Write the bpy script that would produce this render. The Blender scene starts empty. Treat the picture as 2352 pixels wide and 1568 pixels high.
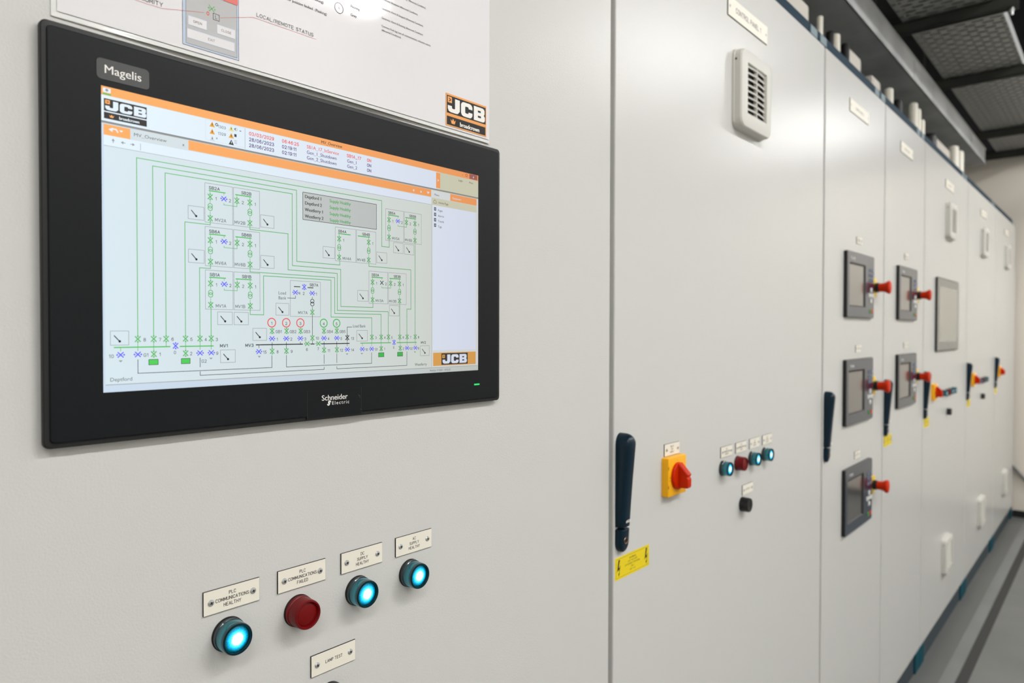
import bpy, math, random
from mathutils import Matrix, Vector

# ------------------------------------------------------------------ camera, world, exposure, lamps
C = bpy.context.scene.collection
sc = bpy.context.scene
Z0 = 1.27                     # the design heights below are measured from the lower edge of the big screen
PI = math.pi

def cam_matrix():
    yaw, pitch, roll = 0.859067, 0.016392, 0.001862
    cy, sy, cp, sp = math.cos(yaw), math.sin(yaw), math.cos(pitch), math.sin(pitch)
    f = Vector((sy * cp, cy * cp, -sp)); r = Vector((cy, -sy, 0)); u = r.cross(f)
    c, s = math.cos(roll), math.sin(roll)
    r2 = r * c + u * s; u2 = u * c - r * s
    m = Matrix((r2, u2, -f)).transposed().to_4x4()
    m.translation = Vector((-0.204537, -0.592409, 0.048042 + Z0))
    return m

cam_data = bpy.data.cameras.new('camera')
cam = bpy.data.objects.new('camera', cam_data); C.objects.link(cam)
cam.matrix_world = cam_matrix()
cam_data.sensor_width = 36.0
cam_data.lens = 1634.3285 / 2352 * 36
cam_data.clip_start = 0.02
cam_data.dof.use_dof = True
cam_data.dof.focus_distance = 0.71
cam_data.dof.aperture_fstop = 6.3
sc.camera = cam

world = bpy.data.worlds.new('room_air'); sc.world = world; world.use_nodes = True
world.node_tree.nodes['Background'].inputs[0].default_value = (0.9, 0.95, 1.0, 1)
world.node_tree.nodes['Background'].inputs[1].default_value = 0.05

vs = sc.view_settings
vs.view_transform = 'Standard'; vs.look = 'None'; vs.gamma = 1.0; vs.use_curve_mapping = False
vs.exposure = 0.0
sc.cycles.use_denoising = True
LAMP_POWER = 55.0              # emission of the ceiling lamps' diffusers

# ------------------------------------------------------------------ materials
def lin(c):
    return tuple(((v / 255) / 12.92 if v / 255 <= .04045 else ((v / 255 + .055) / 1.055) ** 2.4) for v in c) + (1.0,)

def newmat(name):
    m = bpy.data.materials.new(name); m.use_nodes = True
    return m, m.node_tree, m.node_tree.nodes['Principled BSDF']

def pm(name, rgb, rough=.5, metal=0.0, spec=.5, coat=0.0, trans=0.0, bump=None, mottle=None, ior=1.45):
    m, nt, b = newmat(name)
    b.inputs['Base Color'].default_value = lin(rgb)
    b.inputs['Roughness'].default_value = rough
    b.inputs['Metallic'].default_value = metal
    b.inputs['Specular IOR Level'].default_value = spec
    b.inputs['Coat Weight'].default_value = coat
    b.inputs['Coat Roughness'].default_value = .08
    b.inputs['Transmission Weight'].default_value = trans
    b.inputs['IOR'].default_value = ior
    tc = nt.nodes.new('ShaderNodeTexCoord')
    if bump:
        scale, strength, dist = bump
        n = nt.nodes.new('ShaderNodeTexNoise'); n.inputs['Scale'].default_value = scale; n.inputs['Detail'].default_value = 2
        bp = nt.nodes.new('ShaderNodeBump'); bp.inputs['Strength'].default_value = strength; bp.inputs['Distance'].default_value = dist
        nt.links.new(tc.outputs['Object'], n.inputs['Vector'])
        nt.links.new(n.outputs['Fac'], bp.inputs['Height'])
        nt.links.new(bp.outputs['Normal'], b.inputs['Normal'])
    if mottle:
        scale, rgb2, rough2 = mottle
        n = nt.nodes.new('ShaderNodeTexNoise'); n.inputs['Scale'].default_value = scale; n.inputs['Detail'].default_value = 5
        r = nt.nodes.new('ShaderNodeValToRGB'); r.color_ramp.elements[0].position = .35; r.color_ramp.elements[1].position = .65
        r.color_ramp.elements[0].color = lin(rgb); r.color_ramp.elements[1].color = lin(rgb2)
        mr = nt.nodes.new('ShaderNodeMapRange'); mr.inputs['To Min'].default_value = rough; mr.inputs['To Max'].default_value = rough2
        nt.links.new(tc.outputs['Object'], n.inputs['Vector'])
        nt.links.new(n.outputs['Fac'], r.inputs['Fac']); nt.links.new(r.outputs['Color'], b.inputs['Base Color'])
        nt.links.new(n.outputs['Fac'], mr.inputs['Value']); nt.links.new(mr.outputs['Result'], b.inputs['Roughness'])
    return m

def em(name, rgb, strength):
    m, nt, b = newmat(name)
    b.inputs['Base Color'].default_value = (0, 0, 0, 1)
    b.inputs['Emission Color'].default_value = lin(rgb); b.inputs['Emission Strength'].default_value = strength
    b.inputs['Roughness'].default_value = .4
    return m

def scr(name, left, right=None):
    """a colour shown by the backlit display; the left to right tint paints in its viewing-angle shift"""
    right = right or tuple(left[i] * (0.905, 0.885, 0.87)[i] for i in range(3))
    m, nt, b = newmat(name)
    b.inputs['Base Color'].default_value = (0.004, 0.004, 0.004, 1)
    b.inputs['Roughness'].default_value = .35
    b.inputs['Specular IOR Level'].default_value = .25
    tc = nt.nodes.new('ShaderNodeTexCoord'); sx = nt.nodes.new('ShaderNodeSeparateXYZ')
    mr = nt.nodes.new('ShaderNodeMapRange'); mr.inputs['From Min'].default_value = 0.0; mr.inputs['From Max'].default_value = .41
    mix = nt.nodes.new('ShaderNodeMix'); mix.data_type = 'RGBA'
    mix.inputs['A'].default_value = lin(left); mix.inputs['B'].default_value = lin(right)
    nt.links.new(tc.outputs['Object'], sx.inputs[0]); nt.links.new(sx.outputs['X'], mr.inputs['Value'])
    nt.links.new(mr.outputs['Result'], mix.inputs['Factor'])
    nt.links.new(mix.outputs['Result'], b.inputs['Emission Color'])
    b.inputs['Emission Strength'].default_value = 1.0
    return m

M = {}
M['door'] = pm('light_grey_powder_coat', (207, 207, 203), rough=.22, spec=.16, bump=(520, .34, .0006))
M['frame_blue'] = pm('dark_blue_frame_paint', (10, 46, 64), rough=.6, spec=.15)
M['body'] = pm('grey_carcass_steel', (150, 150, 146), rough=.5)
M['plinth'] = pm('slate_plinth_paint', (48, 62, 70), rough=.5)
M['teal'] = pm('teal_corner_plastic', (2, 72, 86), rough=.6, spec=.2)
M['corner'] = pm('pale_corner_bracket', (112, 132, 140), rough=.5)
M['black'] = pm('black_plastic', (14, 14, 13), rough=.35)
M['bezel'] = pm('charcoal_bezel_plastic', (17, 20, 23), rough=.42, spec=.25, bump=(2500, .06, .0002))
M['bezel_edge'] = pm('black_bezel_edge', (26, 27, 27), rough=.5)
M['badge'] = pm('grey_badge', (70, 71, 72), rough=.4)
M['white_ink'] = pm('white_print', (240, 238, 232), rough=.5)
M['black_ink'] = pm('black_print', (18, 18, 18), rough=.6)
M['dim_ink'] = pm('dark_print', (60, 58, 56), rough=.6)
M['paper'] = pm('laminated_paper', (224, 222, 224), rough=.5, coat=.6, bump=(9, .25, .004))
M['film'] = pm('clear_film', (215, 216, 212), rough=.35, coat=.25, bump=(30, .3, .002))
M['plate'] = pm('cream_engraved_plate', (238, 233, 219), rough=.42)
M['plate_core'] = pm('black_plate_core', (22, 20, 20), rough=.5)
M['steel'] = pm('zinc_screw', (196, 198, 198), rough=.3, metal=.6)
M['yellow_label'] = pm('yellow_label', (238, 212, 20), rough=.45)
M['yellow'] = pm('yellow_plastic', (250, 180, 8), rough=.32)
M['estop_yellow'] = pm('yellow_guard', (240, 205, 30), rough=.4)
M['red'] = pm('red_plastic', (200, 44, 4), rough=.36, spec=.15)
M['navy'] = pm('navy_handle_plastic', (2, 32, 48), rough=.3, spec=.35)
M['grille'] = pm('warm_grey_grille_plastic', (210, 208, 201), rough=.45, spec=.35)
M['hmi'] = pm('blue_grey_controller_front', (26, 44, 64), rough=.2, spec=1.0)
M['hmi_panel'] = pm('reflection_grey_front', (128, 127, 122), rough=.3, spec=.6)
M['hmi_glass'] = pm('switched_off_display', (66, 63, 62), rough=.14, spec=1.0, coat=.6)
M['hmi_glass_pale'] = pm('reflection_pale_display', (160, 160, 150), rough=.2, spec=.7)
M['key'] = pm('blue_grey_key', (105, 116, 140), rough=.4)
M['key_white'] = pm('white_key', (222, 222, 218), rough=.4)
M['key_green'] = pm('green_key', (70, 150, 70), rough=.4)
M['key_red'] = pm('red_key', (200, 50, 35), rough=.4)
M['galv'] = pm('galvanised_steel', (172, 174, 174), rough=.4, metal=.35, mottle=(5, (196, 198, 198), .5))
M['galv_dark'] = pm('weathered_strut_steel', (70, 71, 68), rough=.5, metal=.6)
M['cream_box'] = pm('cream_gland_box', (206, 200, 190), rough=.45)
M['cream_tube'] = pm('cream_conduit', (232, 228, 214), rough=.4)
M['dark_cable'] = pm('black_cable_sheath', (20, 18, 18), rough=.45)
M['wall'] = pm('cream_wall_paint', (230, 223, 211), rough=.7, bump=(60, .1, .001))
M['wall_white'] = pm('white_wall_paint', (216, 214, 209), rough=.7)
M['ceiling'] = pm('dark_ceiling', (38, 39, 41), rough=.8)
M['floor'] = pm('grey_floor_paint', (108, 110, 108), rough=.45, mottle=(3.5, (118, 119, 117), .52))
M['floor_plate'] = pm('grey_trench_cover', (96, 97, 96), rough=.4, mottle=(2.0, (104, 105, 103), .45))
M['floor_reflection'] = pm('pale_reflection_strip', (114, 116, 116), rough=.38, mottle=(3.0, (126, 128, 127), .45))  # paler tone paints a reflected band into the floor
M['gap'] = pm('dark_floor_gap', (56, 56, 55), rough=.7)
M['skirting'] = pm('black_skirting', (24, 25, 26), rough=.5)
M['rail'] = pm('grey_rail_paint', (120, 120, 116), rough=.5)
M['lamp_body'] = pm('white_lamp_housing', (230, 230, 228), rough=.5)
M['lamp_glow'] = em('lamp_diffuser_glow', (254, 253, 252), LAMP_POWER)
M['lamp_glow_far'] = em('far_lamp_diffuser_glow', (254, 253, 252), LAMP_POWER * .62)
M['orange_print'] = pm('orange_print', (236, 160, 84), rough=.5)
M['green_print'] = pm('green_print', (110, 185, 105), rough=.6)
M['red_print'] = pm('red_print', (226, 120, 112), rough=.6)
M['panel_grey'] = pm('grey_print', (188, 188, 188), rough=.6)
M['panel_blue'] = pm('pale_blue_print', (186, 200, 220), rough=.6)
M['btn_print'] = pm('white_button_print', (228, 226, 228), rough=.6)
M['led_green'] = em('green_led', (40, 240, 120), 1.0)
M['lock_brass'] = pm('lock_metal', (150, 120, 100), rough=.25, metal=1.0)
M['smudge'] = pm('dusty_smudge', (82, 84, 86), rough=.7)

def tray_material():
    """galvanised sheet with staggered slots cut right through it"""
    m, nt, b = newmat('perforated_tray_steel')
    b.inputs['Base Color'].default_value = lin((158, 159, 154)); b.inputs['Metallic'].default_value = .1; b.inputs['Roughness'].default_value = .5
    tc = nt.nodes.new('ShaderNodeTexCoord'); br = nt.nodes.new('ShaderNodeTexBrick')
    mp = nt.nodes.new('ShaderNodeMapping'); mp.inputs['Rotation'].default_value = (0, 0, PI / 2)
    br.inputs['Scale'].default_value = 1.0; br.inputs['Brick Width'].default_value = .062; br.inputs['Row Height'].default_value = .034
    br.inputs['Mortar Size'].default_value = .0105; br.inputs['Mortar Smooth'].default_value = 0.0
    br.inputs['Color1'].default_value = (1, 1, 1, 1); br.inputs['Color2'].default_value = (1, 1, 1, 1); br.inputs['Mortar'].default_value = (0, 0, 0, 1)
    tr = nt.nodes.new('ShaderNodeBsdfTransparent'); mx = nt.nodes.new('ShaderNodeMixShader')
    nt.links.new(tc.outputs['Object'], mp.inputs['Vector']); nt.links.new(mp.outputs['Vector'], br.inputs['Vector'])
    nt.links.new(br.outputs['Color'], mx.inputs['Fac'])
    nt.links.new(b.outputs['BSDF'], mx.inputs[1]); nt.links.new(tr.outputs['BSDF'], mx.inputs[2])
    nt.links.new(mx.outputs['Shader'], nt.nodes['Material Output'].inputs['Surface'])
    return m
M['tray'] = tray_material()

def lamp_lens_material(name, stops, strength, speck=True):
    """light of the diode behind the tinted lens, strongest at the middle"""
    m, nt, b = newmat(name)
    b.inputs['Base Color'].default_value = lin((0, 50, 60)); b.inputs['Roughness'].default_value = .25
    tc = nt.nodes.new('ShaderNodeTexCoord'); sx = nt.nodes.new('ShaderNodeSeparateXYZ'); cm = nt.nodes.new('ShaderNodeCombineXYZ')
    ln = nt.nodes.new('ShaderNodeVectorMath'); ln.operation = 'LENGTH'
    nz = nt.nodes.new('ShaderNodeTexNoise'); nz.inputs['Scale'].default_value = 1400
    ad = nt.nodes.new('ShaderNodeMath'); ad.operation = 'MULTIPLY_ADD'; ad.inputs[1].default_value = .0035 if speck else 0.0
    mr = nt.nodes.new('ShaderNodeMapRange'); mr.inputs['From Max'].default_value = .014
    rp = nt.nodes.new('ShaderNodeValToRGB')
    e = rp.color_ramp.elements
    e[0].position = stops[0][0]; e[0].color = lin(stops[0][1]); e[1].position = stops[-1][0]; e[1].color = lin(stops[-1][1])
    for p, c in stops[1:-1]:
        k = e.new(p); k.color = lin(c)
    nt.links.new(tc.outputs['Object'], sx.inputs[0]); nt.links.new(sx.outputs['X'], cm.inputs['X']); nt.links.new(sx.outputs['Z'], cm.inputs['Z'])
    nt.links.new(cm.outputs[0], ln.inputs[0]); nt.links.new(tc.outputs['Object'], nz.inputs['Vector'])
    nt.links.new(nz.outputs['Fac'], ad.inputs[0]); nt.links.new(ln.outputs['Value'], ad.inputs[2])
    nt.links.new(ad.outputs[0], mr.inputs['Value']); nt.links.new(mr.outputs['Result'], rp.inputs['Fac'])
    nt.links.new(rp.outputs['Color'], b.inputs['Emission Color']); b.inputs['Emission Strength'].default_value = strength
    return m
M['lens_lit'] = lamp_lens_material('lit_blue_green_lens', [(0.0, (255, 255, 255)), (.42, (235, 255, 255)), (.56, (60, 235, 255)), (.70, (0, 165, 235)), (.80, (0, 105, 125)), (.90, (0, 50, 60))], 1.5)
M['lens_far'] = M['lens_lit']

def collar_material():
    m, nt, b = newmat('glowing_teal_collar')
    b.inputs['Base Color'].default_value = lin((4, 32, 36)); b.inputs['Roughness'].default_value = .22; b.inputs['Coat Weight'].default_value = .3
    tc = nt.nodes.new('ShaderNodeTexCoord'); sx = nt.nodes.new('ShaderNodeSeparateXYZ')
    rp = nt.nodes.new('ShaderNodeValToRGB'); mr = nt.nodes.new('ShaderNodeMapRange')
    mr.inputs['From Min'].default_value = 0; mr.inputs['From Max'].default_value = -.018
    e = rp.color_ramp.elements
    e[0].position = .25; e[0].color = (0, 0, 0, 1); e[1].position = .98; e[1].color = (0, .01, .012, 1)
    k = e.new(.74); k.color = (0, .10, .12, 1); k = e.new(.86); k.color = (0, .02, .026, 1)
    nt.links.new(tc.outputs['Object'], sx.inputs[0]); nt.links.new(sx.outputs['Y'], mr.inputs['Value'])
    nt.links.new(mr.outputs['Result'], rp.inputs['Fac']); nt.links.new(rp.outputs['Color'], b.inputs['Emission Color'])
    b.inputs['Emission Strength'].default_value = 1.2
    return m
M['collar_teal'] = collar_material()
M['rim_teal'] = pm('dark_teal_rim', (1, 36, 44), rough=.25, spec=.3)
M['collar_red'] = pm('red_lens_plastic', (108, 7, 12), rough=.35, spec=.3)
M['lens_red'] = pm('unlit_red_lens', (112, 4, 6), rough=.35, spec=.3)
M['collar_black'] = pm('black_collar', (20, 20, 20), rough=.35)

# colours shown by the big display
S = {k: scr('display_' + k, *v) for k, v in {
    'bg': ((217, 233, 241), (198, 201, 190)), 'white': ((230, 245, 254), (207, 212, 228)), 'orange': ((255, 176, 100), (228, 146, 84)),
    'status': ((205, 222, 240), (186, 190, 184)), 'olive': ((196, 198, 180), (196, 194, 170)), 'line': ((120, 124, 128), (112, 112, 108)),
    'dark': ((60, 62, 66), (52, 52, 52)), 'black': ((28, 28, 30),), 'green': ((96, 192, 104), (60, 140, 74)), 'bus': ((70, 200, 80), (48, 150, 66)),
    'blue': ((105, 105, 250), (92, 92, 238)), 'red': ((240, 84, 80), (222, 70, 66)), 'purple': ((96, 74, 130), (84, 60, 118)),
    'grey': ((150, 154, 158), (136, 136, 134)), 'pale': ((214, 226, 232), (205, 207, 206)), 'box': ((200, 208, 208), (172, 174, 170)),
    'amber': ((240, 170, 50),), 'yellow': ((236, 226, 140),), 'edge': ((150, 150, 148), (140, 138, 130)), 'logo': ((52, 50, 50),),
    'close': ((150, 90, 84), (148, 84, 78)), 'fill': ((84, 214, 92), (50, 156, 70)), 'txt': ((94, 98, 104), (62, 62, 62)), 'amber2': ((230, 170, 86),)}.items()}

# ------------------------------------------------------------------ engraved capitals, drawn as strokes on a grid 6 units tall
GL = {
 'A': (4.2, '0,0 2.1,6 4.2,0|.8,2 3.4,2'), 'B': (3.9, '0,0 0,6 2.7,6 3.6,5.4 3.6,3.8 2.7,3.2 0,3.2|2.7,3.2 3.9,2.5 3.9,.8 2.8,0 0,0'),
 'C': (4, '4,4.7 3.4,5.7 2.2,6 .9,5.6 .1,4.4 0,3 .1,1.6 .9,.4 2.2,0 3.4,.3 4,1.3'), 'D': (4, '0,0 0,6 2.2,6 3.5,5.1 4,3 3.5,.9 2.2,0 0,0'),
 'E': (3.6, '3.6,6 0,6 0,0 3.6,0|0,3.1 3.1,3.1'), 'F': (3.5, '3.5,6 0,6 0,0|0,3.1 3,3.1'), 'G': (4.1, '4,4.7 3.4,5.7 2.2,6 .9,5.6 .1,4.4 0,3 .1,1.6 .9,.4 2.2,0 3.4,.3 4.1,1.2 4.1,2.8 2.4,2.8'),
 'H': (4, '0,0 0,6|4,0 4,6|0,3.1 4,3.1'), 'I': (0.2, '.1,0 .1,6'), 'J': (3, '3,6 3,1.5 2.3,.2 .9,.1 0,1.4'), 'K': (4, '0,0 0,6|4,6 0,2.3|1.4,3.6 4,0'), 'L': (3.3, '0,6 0,0 3.3,0'),
 'M': (4.6, '0,0 0,6 2.3,1.2 4.6,6 4.6,0'), 'N': (4, '0,0 0,6 4,0 4,6'), 'O': (4.3, '2.15,6 .9,5.6 .1,4.4 0,3 .1,1.6 .9,.4 2.15,0 3.4,.4 4.2,1.6 4.3,3 4.2,4.4 3.4,5.6 2.15,6'),
 'P': (3.7, '0,0 0,6 2.6,6 3.6,5.3 3.6,3.6 2.6,2.9 0,2.9'), 'Q': (4.3, '2.15,6 .9,5.6 .1,4.4 0,3 .1,1.6 .9,.4 2.15,0 3.4,.4 4.2,1.6 4.3,3 4.2,4.4 3.4,5.6 2.15,6|2.8,1.4 4.3,-.2'),
 'R': (3.9, '0,0 0,6 2.7,6 3.7,5.3 3.7,3.7 2.7,3 0,3|2.3,3 3.9,0'), 'S': (3.8, '3.6,4.8 3,5.7 1.9,6 .8,5.7 .2,4.8 .4,3.8 1.9,3.1 3.4,2.5 3.8,1.4 3.2,.4 1.9,0 .7,.3 0,1.3'),
 'T': (4, '0,6 4,6|2,6 2,0'), 'U': (4, '0,6 0,1.8 .7,.4 2,0 3.3,.4 4,1.8 4,6'), 'V': (4.2, '0,6 2.1,0 4.2,6'), 'W': (6, '0,6 1.5,0 3,6 4.5,0 6,6'), 'X': (4, '0,0 4,6|0,6 4,0'),
 'Y': (4.2, '0,6 2.1,3 4.2,6|2.1,3 2.1,0'), 'Z': (4, '0,6 4,6 0,0 4,0'), '/': (2.6, '0,-.3 2.6,6.3'), '-': (2, '0,2.5 2,2.5'), '_': (3.6, '0,-.6 3.6,-.6'), ':': (0.2, '.1,1 .1,1.1|.1,4 .1,4.1'), '.': (0.2, '.1,0 .1,.1'),
 '0': (3.6, '1.8,6 .5,5.2 0,3 .5,.8 1.8,0 3.1,.8 3.6,3 3.1,5.2 1.8,6'), '1': (1.9, '0,4.6 1.5,6 1.5,0'), '2': (3.6, '.1,4.4 .6,5.6 1.8,6 3.1,5.5 3.5,4.3 3,3.1 0,0 3.6,0'),
 '3': (3.6, '.1,4.8 .8,5.8 1.9,6 3.1,5.5 3.3,4.3 2.8,3.4 1.6,3.2|2.8,3.2 3.6,2.3 3.5,1 2.7,.2 1.7,0 .6,.3 0,1.3'), '4': (3.8, '2.8,0 2.8,6 0,1.8 3.8,1.8'),
 '5': (3.6, '3.3,6 .7,6 .3,3 1.7,3.8 3,3.3 3.6,2 3.2,.7 1.9,0 .6,.3 0,1.3'), '6': (3.6, '3.4,4.9 2.8,5.8 1.8,6 .6,5.1 0,3 .2,1.1 1,.2 1.9,0 3.1,.6 3.6,1.9 3.1,3.3 1.9,3.8 .7,3.2 .1,2'),
 '7': (3.6, '0,6 3.6,6 1.3,0'), '8': (3.6, '1.8,3.3 .5,3.8 .2,4.8 .7,5.7 1.8,6 2.9,5.7 3.4,4.8 3.1,3.8 1.8,3.3 .4,2.7 0,1.5 .6,.4 1.8,0 3,.4 3.6,1.5 3.2,2.7 1.8,3.3'),
 '9': (3.6, '3.5,4 2.9,2.8 1.7,2.2 .5,2.7 0,4.1 .5,5.4 1.7,6 2.6,5.8 3.4,4.9 3.6,3 3,.9 1.8,0 .8,.2 .2,1.1'), ' ': (1.6, '')}

# ------------------------------------------------------------------ mesh helpers
class MB:
    def __init__(s):
        s.v, s.f, s.m, s.mats = [], [], [], []
    def mi(s, mat):
        if mat not in s.mats: s.mats.append(mat)
        return s.mats.index(mat)
    def add(s, verts, faces, mat):
        o = len(s.v); s.v += [tuple(p) for p in verts]; k = s.mi(mat)
        for f in faces: s.f.append(tuple(i + o for i in f)); s.m.append(k)
    def box(s, x0, x1, y0, y1, z0, z1, mat, bev=0):
        if bev:
            s.solid(rrect(0, 0, x1 - x0, z1 - z0, bev, 2), (x0 + x1) / 2, (z0 + z1) / 2, y1, y0, mat, bev); return
        v = [(x, y, z) for x in (x0, x1) for y in (y0, y1) for z in (z0, z1)]
        s.add(v, [(0, 1, 3, 2), (4, 6, 7, 5), (0, 4, 5, 1), (2, 3, 7, 6), (0, 2, 6, 4), (1, 5, 7, 3)], mat)
    def loft(s, rings, mat, cap0=True, cap1=True, capmat=None):
        n = len(rings[0]); v = [p for r in rings for p in r]; f = []
        for i in range(len(rings) - 1):
            for j in range(n):
                k = (j + 1) % n
                f.append((i * n + j, i * n + k, (i + 1) * n + k, (i + 1) * n + j))
        s.add(v, f, mat)
        if cap0: s.add(rings[0], [tuple(range(n - 1, -1, -1))], mat)
        if cap1: s.add(rings[-1], [tuple(range(n))], capmat or mat)
    def solid(s, outline, cx, cz, yb, yf, mat, bev=0, front=None):
        """outline pushed out from yb to its front yf, front edge bevelled"""
        w = max(abs(p[0]) for p in outline); h = max(abs(p[1]) for p in outline)
        def ring(y, d): return [(cx + p[0] * (w - d) / w, y, cz + p[1] * (h - d) / h) for p in outline]
        rs = [ring(yb, 0)]
        if bev: rs += [ring(yf + bev, 0), ring(yf + bev * .3, bev * .3), ring(yf, bev)]
        else: rs += [ring(yf, 0)]
        s.loft(rs, mat, capmat=front)
    def flat(s, pts, y, mat):
        s.add([(p[0], y, p[1]) for p in pts], [tuple(range(len(pts)))], mat)
    def rect(s, x0, x1, z0, z1, y, mat): s.flat([(x0, z0), (x1, z0), (x1, z1), (x0, z1)], y, mat)
    def stroke(s, pts, w, y, mat, round_=False, n=12):
        for i in range(len(pts) - 1):
            (ax, az), (bx, bz) = pts[i], pts[i + 1]
            L = math.hypot(bx - ax, bz - az) or 1e-9
            dx, dz = (bx - ax) / L, (bz - az) / L
            yy = y - (i * 2e-6 if round_ else 0)
            e = 0 if round_ else w / 2
            a0, b0 = (0 if (i == 0 or round_) else e), (0 if (i == len(pts) - 2 or round_) else e)
            nx, nz = -dz * w / 2, dx * w / 2
            ax -= dx * a0; az -= dz * a0; bx += dx * b0; bz += dz * b0
            s.flat([(ax - nx, az - nz), (bx - nx, bz - nz), (bx + nx, bz + nz), (ax + nx, az + nz)], yy, mat)
        if round_:
            for k, p in enumerate(pts): s.disc(p[0], p[1], w / 2, y - (len(pts) + k) * 2e-6, mat, n)
    def outline(s, x0, x1, z0, z1, w, y, mat): s.stroke([(x0, z0), (x1, z0), (x1, z1), (x0, z1), (x0, z0)], w, y, mat)
    def disc(s, cx, cz, r, y, mat, n=20):
        s.flat([(cx + r * math.cos(2 * PI * k / n), cz + r * math.sin(2 * PI * k / n)) for k in range(n)], y, mat)
    def ring(s, cx, cz, r, w, y, mat, n=28, ez=1.0):
        v = []; f = []
        for k in range(n):
            a = 2 * PI * k / n
            for q in (r - w / 2, r + w / 2): v.append((cx + q * math.cos(a), y, cz + q * ez * math.sin(a)))
        for k in range(n):
            j = (k + 1) % n; f.append((2 * k, 2 * k + 1, 2 * j + 1, 2 * j))
        s.add(v, f, mat)
    def lathe(s, prof, cx, cz, mat, n=48, cap1=True, cap0=False):
        """profile of (radius, y) turned about the outward axis"""
        rs = [[(cx + r * math.cos(2 * PI * k / n), y, cz + r * math.sin(2 * PI * k / n)) for k in range(n)] for r, y in prof]
        s.loft(rs, mat, cap0=cap0, cap1=cap1)
    def caps(s, body, x, z, cap, y, mat, align='C', sx=1.0, weight=.135, gap=1.75):
        k = cap / 6; tot = sum(GL[c][0] + gap for c in body) - gap
        ox = x - {'C': .5, 'L': 0, 'R': 1}[align] * tot * k * sx; w = weight * cap
        for c in body:
            wd, d = GL[c]
            if d:
                for i, st in enumerate(d.split('|')):
                    pts = [tuple(float(v) for v in p.split(',')) for p in st.split()]
                    s.stroke([(ox + a * k * sx, z - cap / 2 + q * k * (1 - weight) + w / 2) for a, q in pts], w, y - i * 4e-6, mat, True, 6)
            ox += (wd + gap) * k * sx
    def text(s, body, x, z, cap, y, mat, align='C', sx=1.0, bold=0.0, shear=0.0, spacing=1.0):
        cu = bpy.data.curves.new('lettering', 'FONT'); cu.body = body; cu.size = cap / .729
        cu.align_x = {'C': 'CENTER', 'L': 'LEFT', 'R': 'RIGHT'}[align]; cu.shear = shear
        cu.resolution_u = 3; cu.space_character = spacing
        o = bpy.data.objects.new('lettering', cu); me = o.to_mesh()
        for k, q in enumerate((0, -1, 1) if bold else (0,)):
            s.add([(x + v.co.x * sx + q * bold * cap, y - k * 3e-6, z + v.co.y - cap / 2) for v in me.vertices], [tuple(p.vertices) for p in me.polygons], mat)
        o.to_mesh_clear(); bpy.data.objects.remove(o); bpy.data.curves.remove(cu)
    def build(s, name, parent=None, smooth=None, fix=False, loc=None):
        me = bpy.data.meshes.new(name); me.from_pydata(s.v, [], s.f)
        for m in s.mats: me.materials.append(m)
        me.polygons.foreach_set('material_index', s.m)
        if fix:
            import bmesh
            bm = bmesh.new(); bm.from_mesh(me); bmesh.ops.remove_doubles(bm, verts=bm.verts, dist=1e-6)
            bmesh.ops.recalc_face_normals(bm, faces=bm.faces); bm.to_mesh(me); bm.free()
        if smooth:
            me.shade_smooth(); me.set_sharp_from_angle(angle=math.radians(smooth))
        me.update()
        o = bpy.data.objects.new(name, me); C.objects.link(o)
        if parent: o.parent = parent
        if loc: o.location = loc
        return o

def rrect(cx, cz, w, h, r, n=5):
    p = []
    for (sx, sz, a0) in ((1, 1, 0), (-1, 1, 90), (-1, -1, 180), (1, -1, 270)):
        for k in range(n + 1):
            a = math.radians(a0 + 90 * k / n)
            p.append((cx + sx * (w / 2 - r) + r * math.cos(a), cz + sz * (h / 2 - r) + r * math.sin(a)))
    return p

def tag(o, label, cat, group=None):
    o['label'] = label; o['category'] = cat
    if group: o['group'] = group
    return o
def struct(o):
    o['kind'] = 'structure'; return o
def thing(name, x, z, label, cat, group=None, y=0.0):
    o = bpy.data.objects.new(name, None); C.objects.link(o); o.empty_display_size = .02
    o.location = (x, y, z + Z0)
    return tag(o, label, cat, group)
def copy_thing(src, x, z, label, group=None, y=0.0):
    r = src.copy(); C.objects.link(r); r.location = (x, y, z + Z0); r['label'] = label
    if group: r['group'] = group
    for ch in list(src.children):
        c = ch.copy(); C.objects.link(c); c.parent = r
        for g in list(ch.children):
            d = g.copy(); C.objects.link(d); d.parent = c
    return r

# ------------------------------------------------------------------ the room
X_END = 5.925
CEIL = 3.70
def room():
    b = MB(); b.box(-3.0, X_END, -3.0, .85, -.05, 0, M['floor']); struct(b.build('floor'))
    b = MB(); b.box(-3.0, X_END, -.125, .02, 0, .004, M['floor_plate'], 0); struct(b.build('trim_1'))
    b = MB(); b.box(-3.0, X_END, -.125, -.078, .0042, .006, M['floor_reflection']); struct(b.build('trim_3'))  # thin strip added to carry the painted reflection band
    b = MB(); b.box(-3.0, X_END, -.160, -.125, 0, .0015, M['gap']); struct(b.build('trim_2'))
    b = MB(); b.box(X_END, X_END + .1, -3.0, .85, 0, CEIL, M['wall']); struct(b.build('wall_end'))
    b = MB(); b.box(X_END - .014, X_END, -3.0, -.001, 0, .05, M['skirting']); struct(b.build('baseboard_end'))
    b = MB(); b.box(X_END - .03, X_END, -3.0, .85, 1.300 + Z0, CEIL, M['ceiling']); struct(b.build('trim_4'))  # dark sheet added over the upper wall to keep the tray gap dark
    b = MB(); b.box(-3.1, -3.0, -3.0, .85, 0, CEIL, M['wall']); struct(b.build('wall_near'))
    b = MB(); b.box(-3.0, X_END, .85, .95, 0, CEIL, M['wall']); struct(b.build('wall_back'))
    b = MB(); b.box(-3.0, X_END, -3.1, -3.0, 0, CEIL, M['wall_white']); struct(b.build('wall_opposite'))
    b = MB(); b.box(-3.0, X_END, -3.0, .85, CEIL, CEIL + .1, M['ceiling']); struct(b.build('ceiling'))
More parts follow.
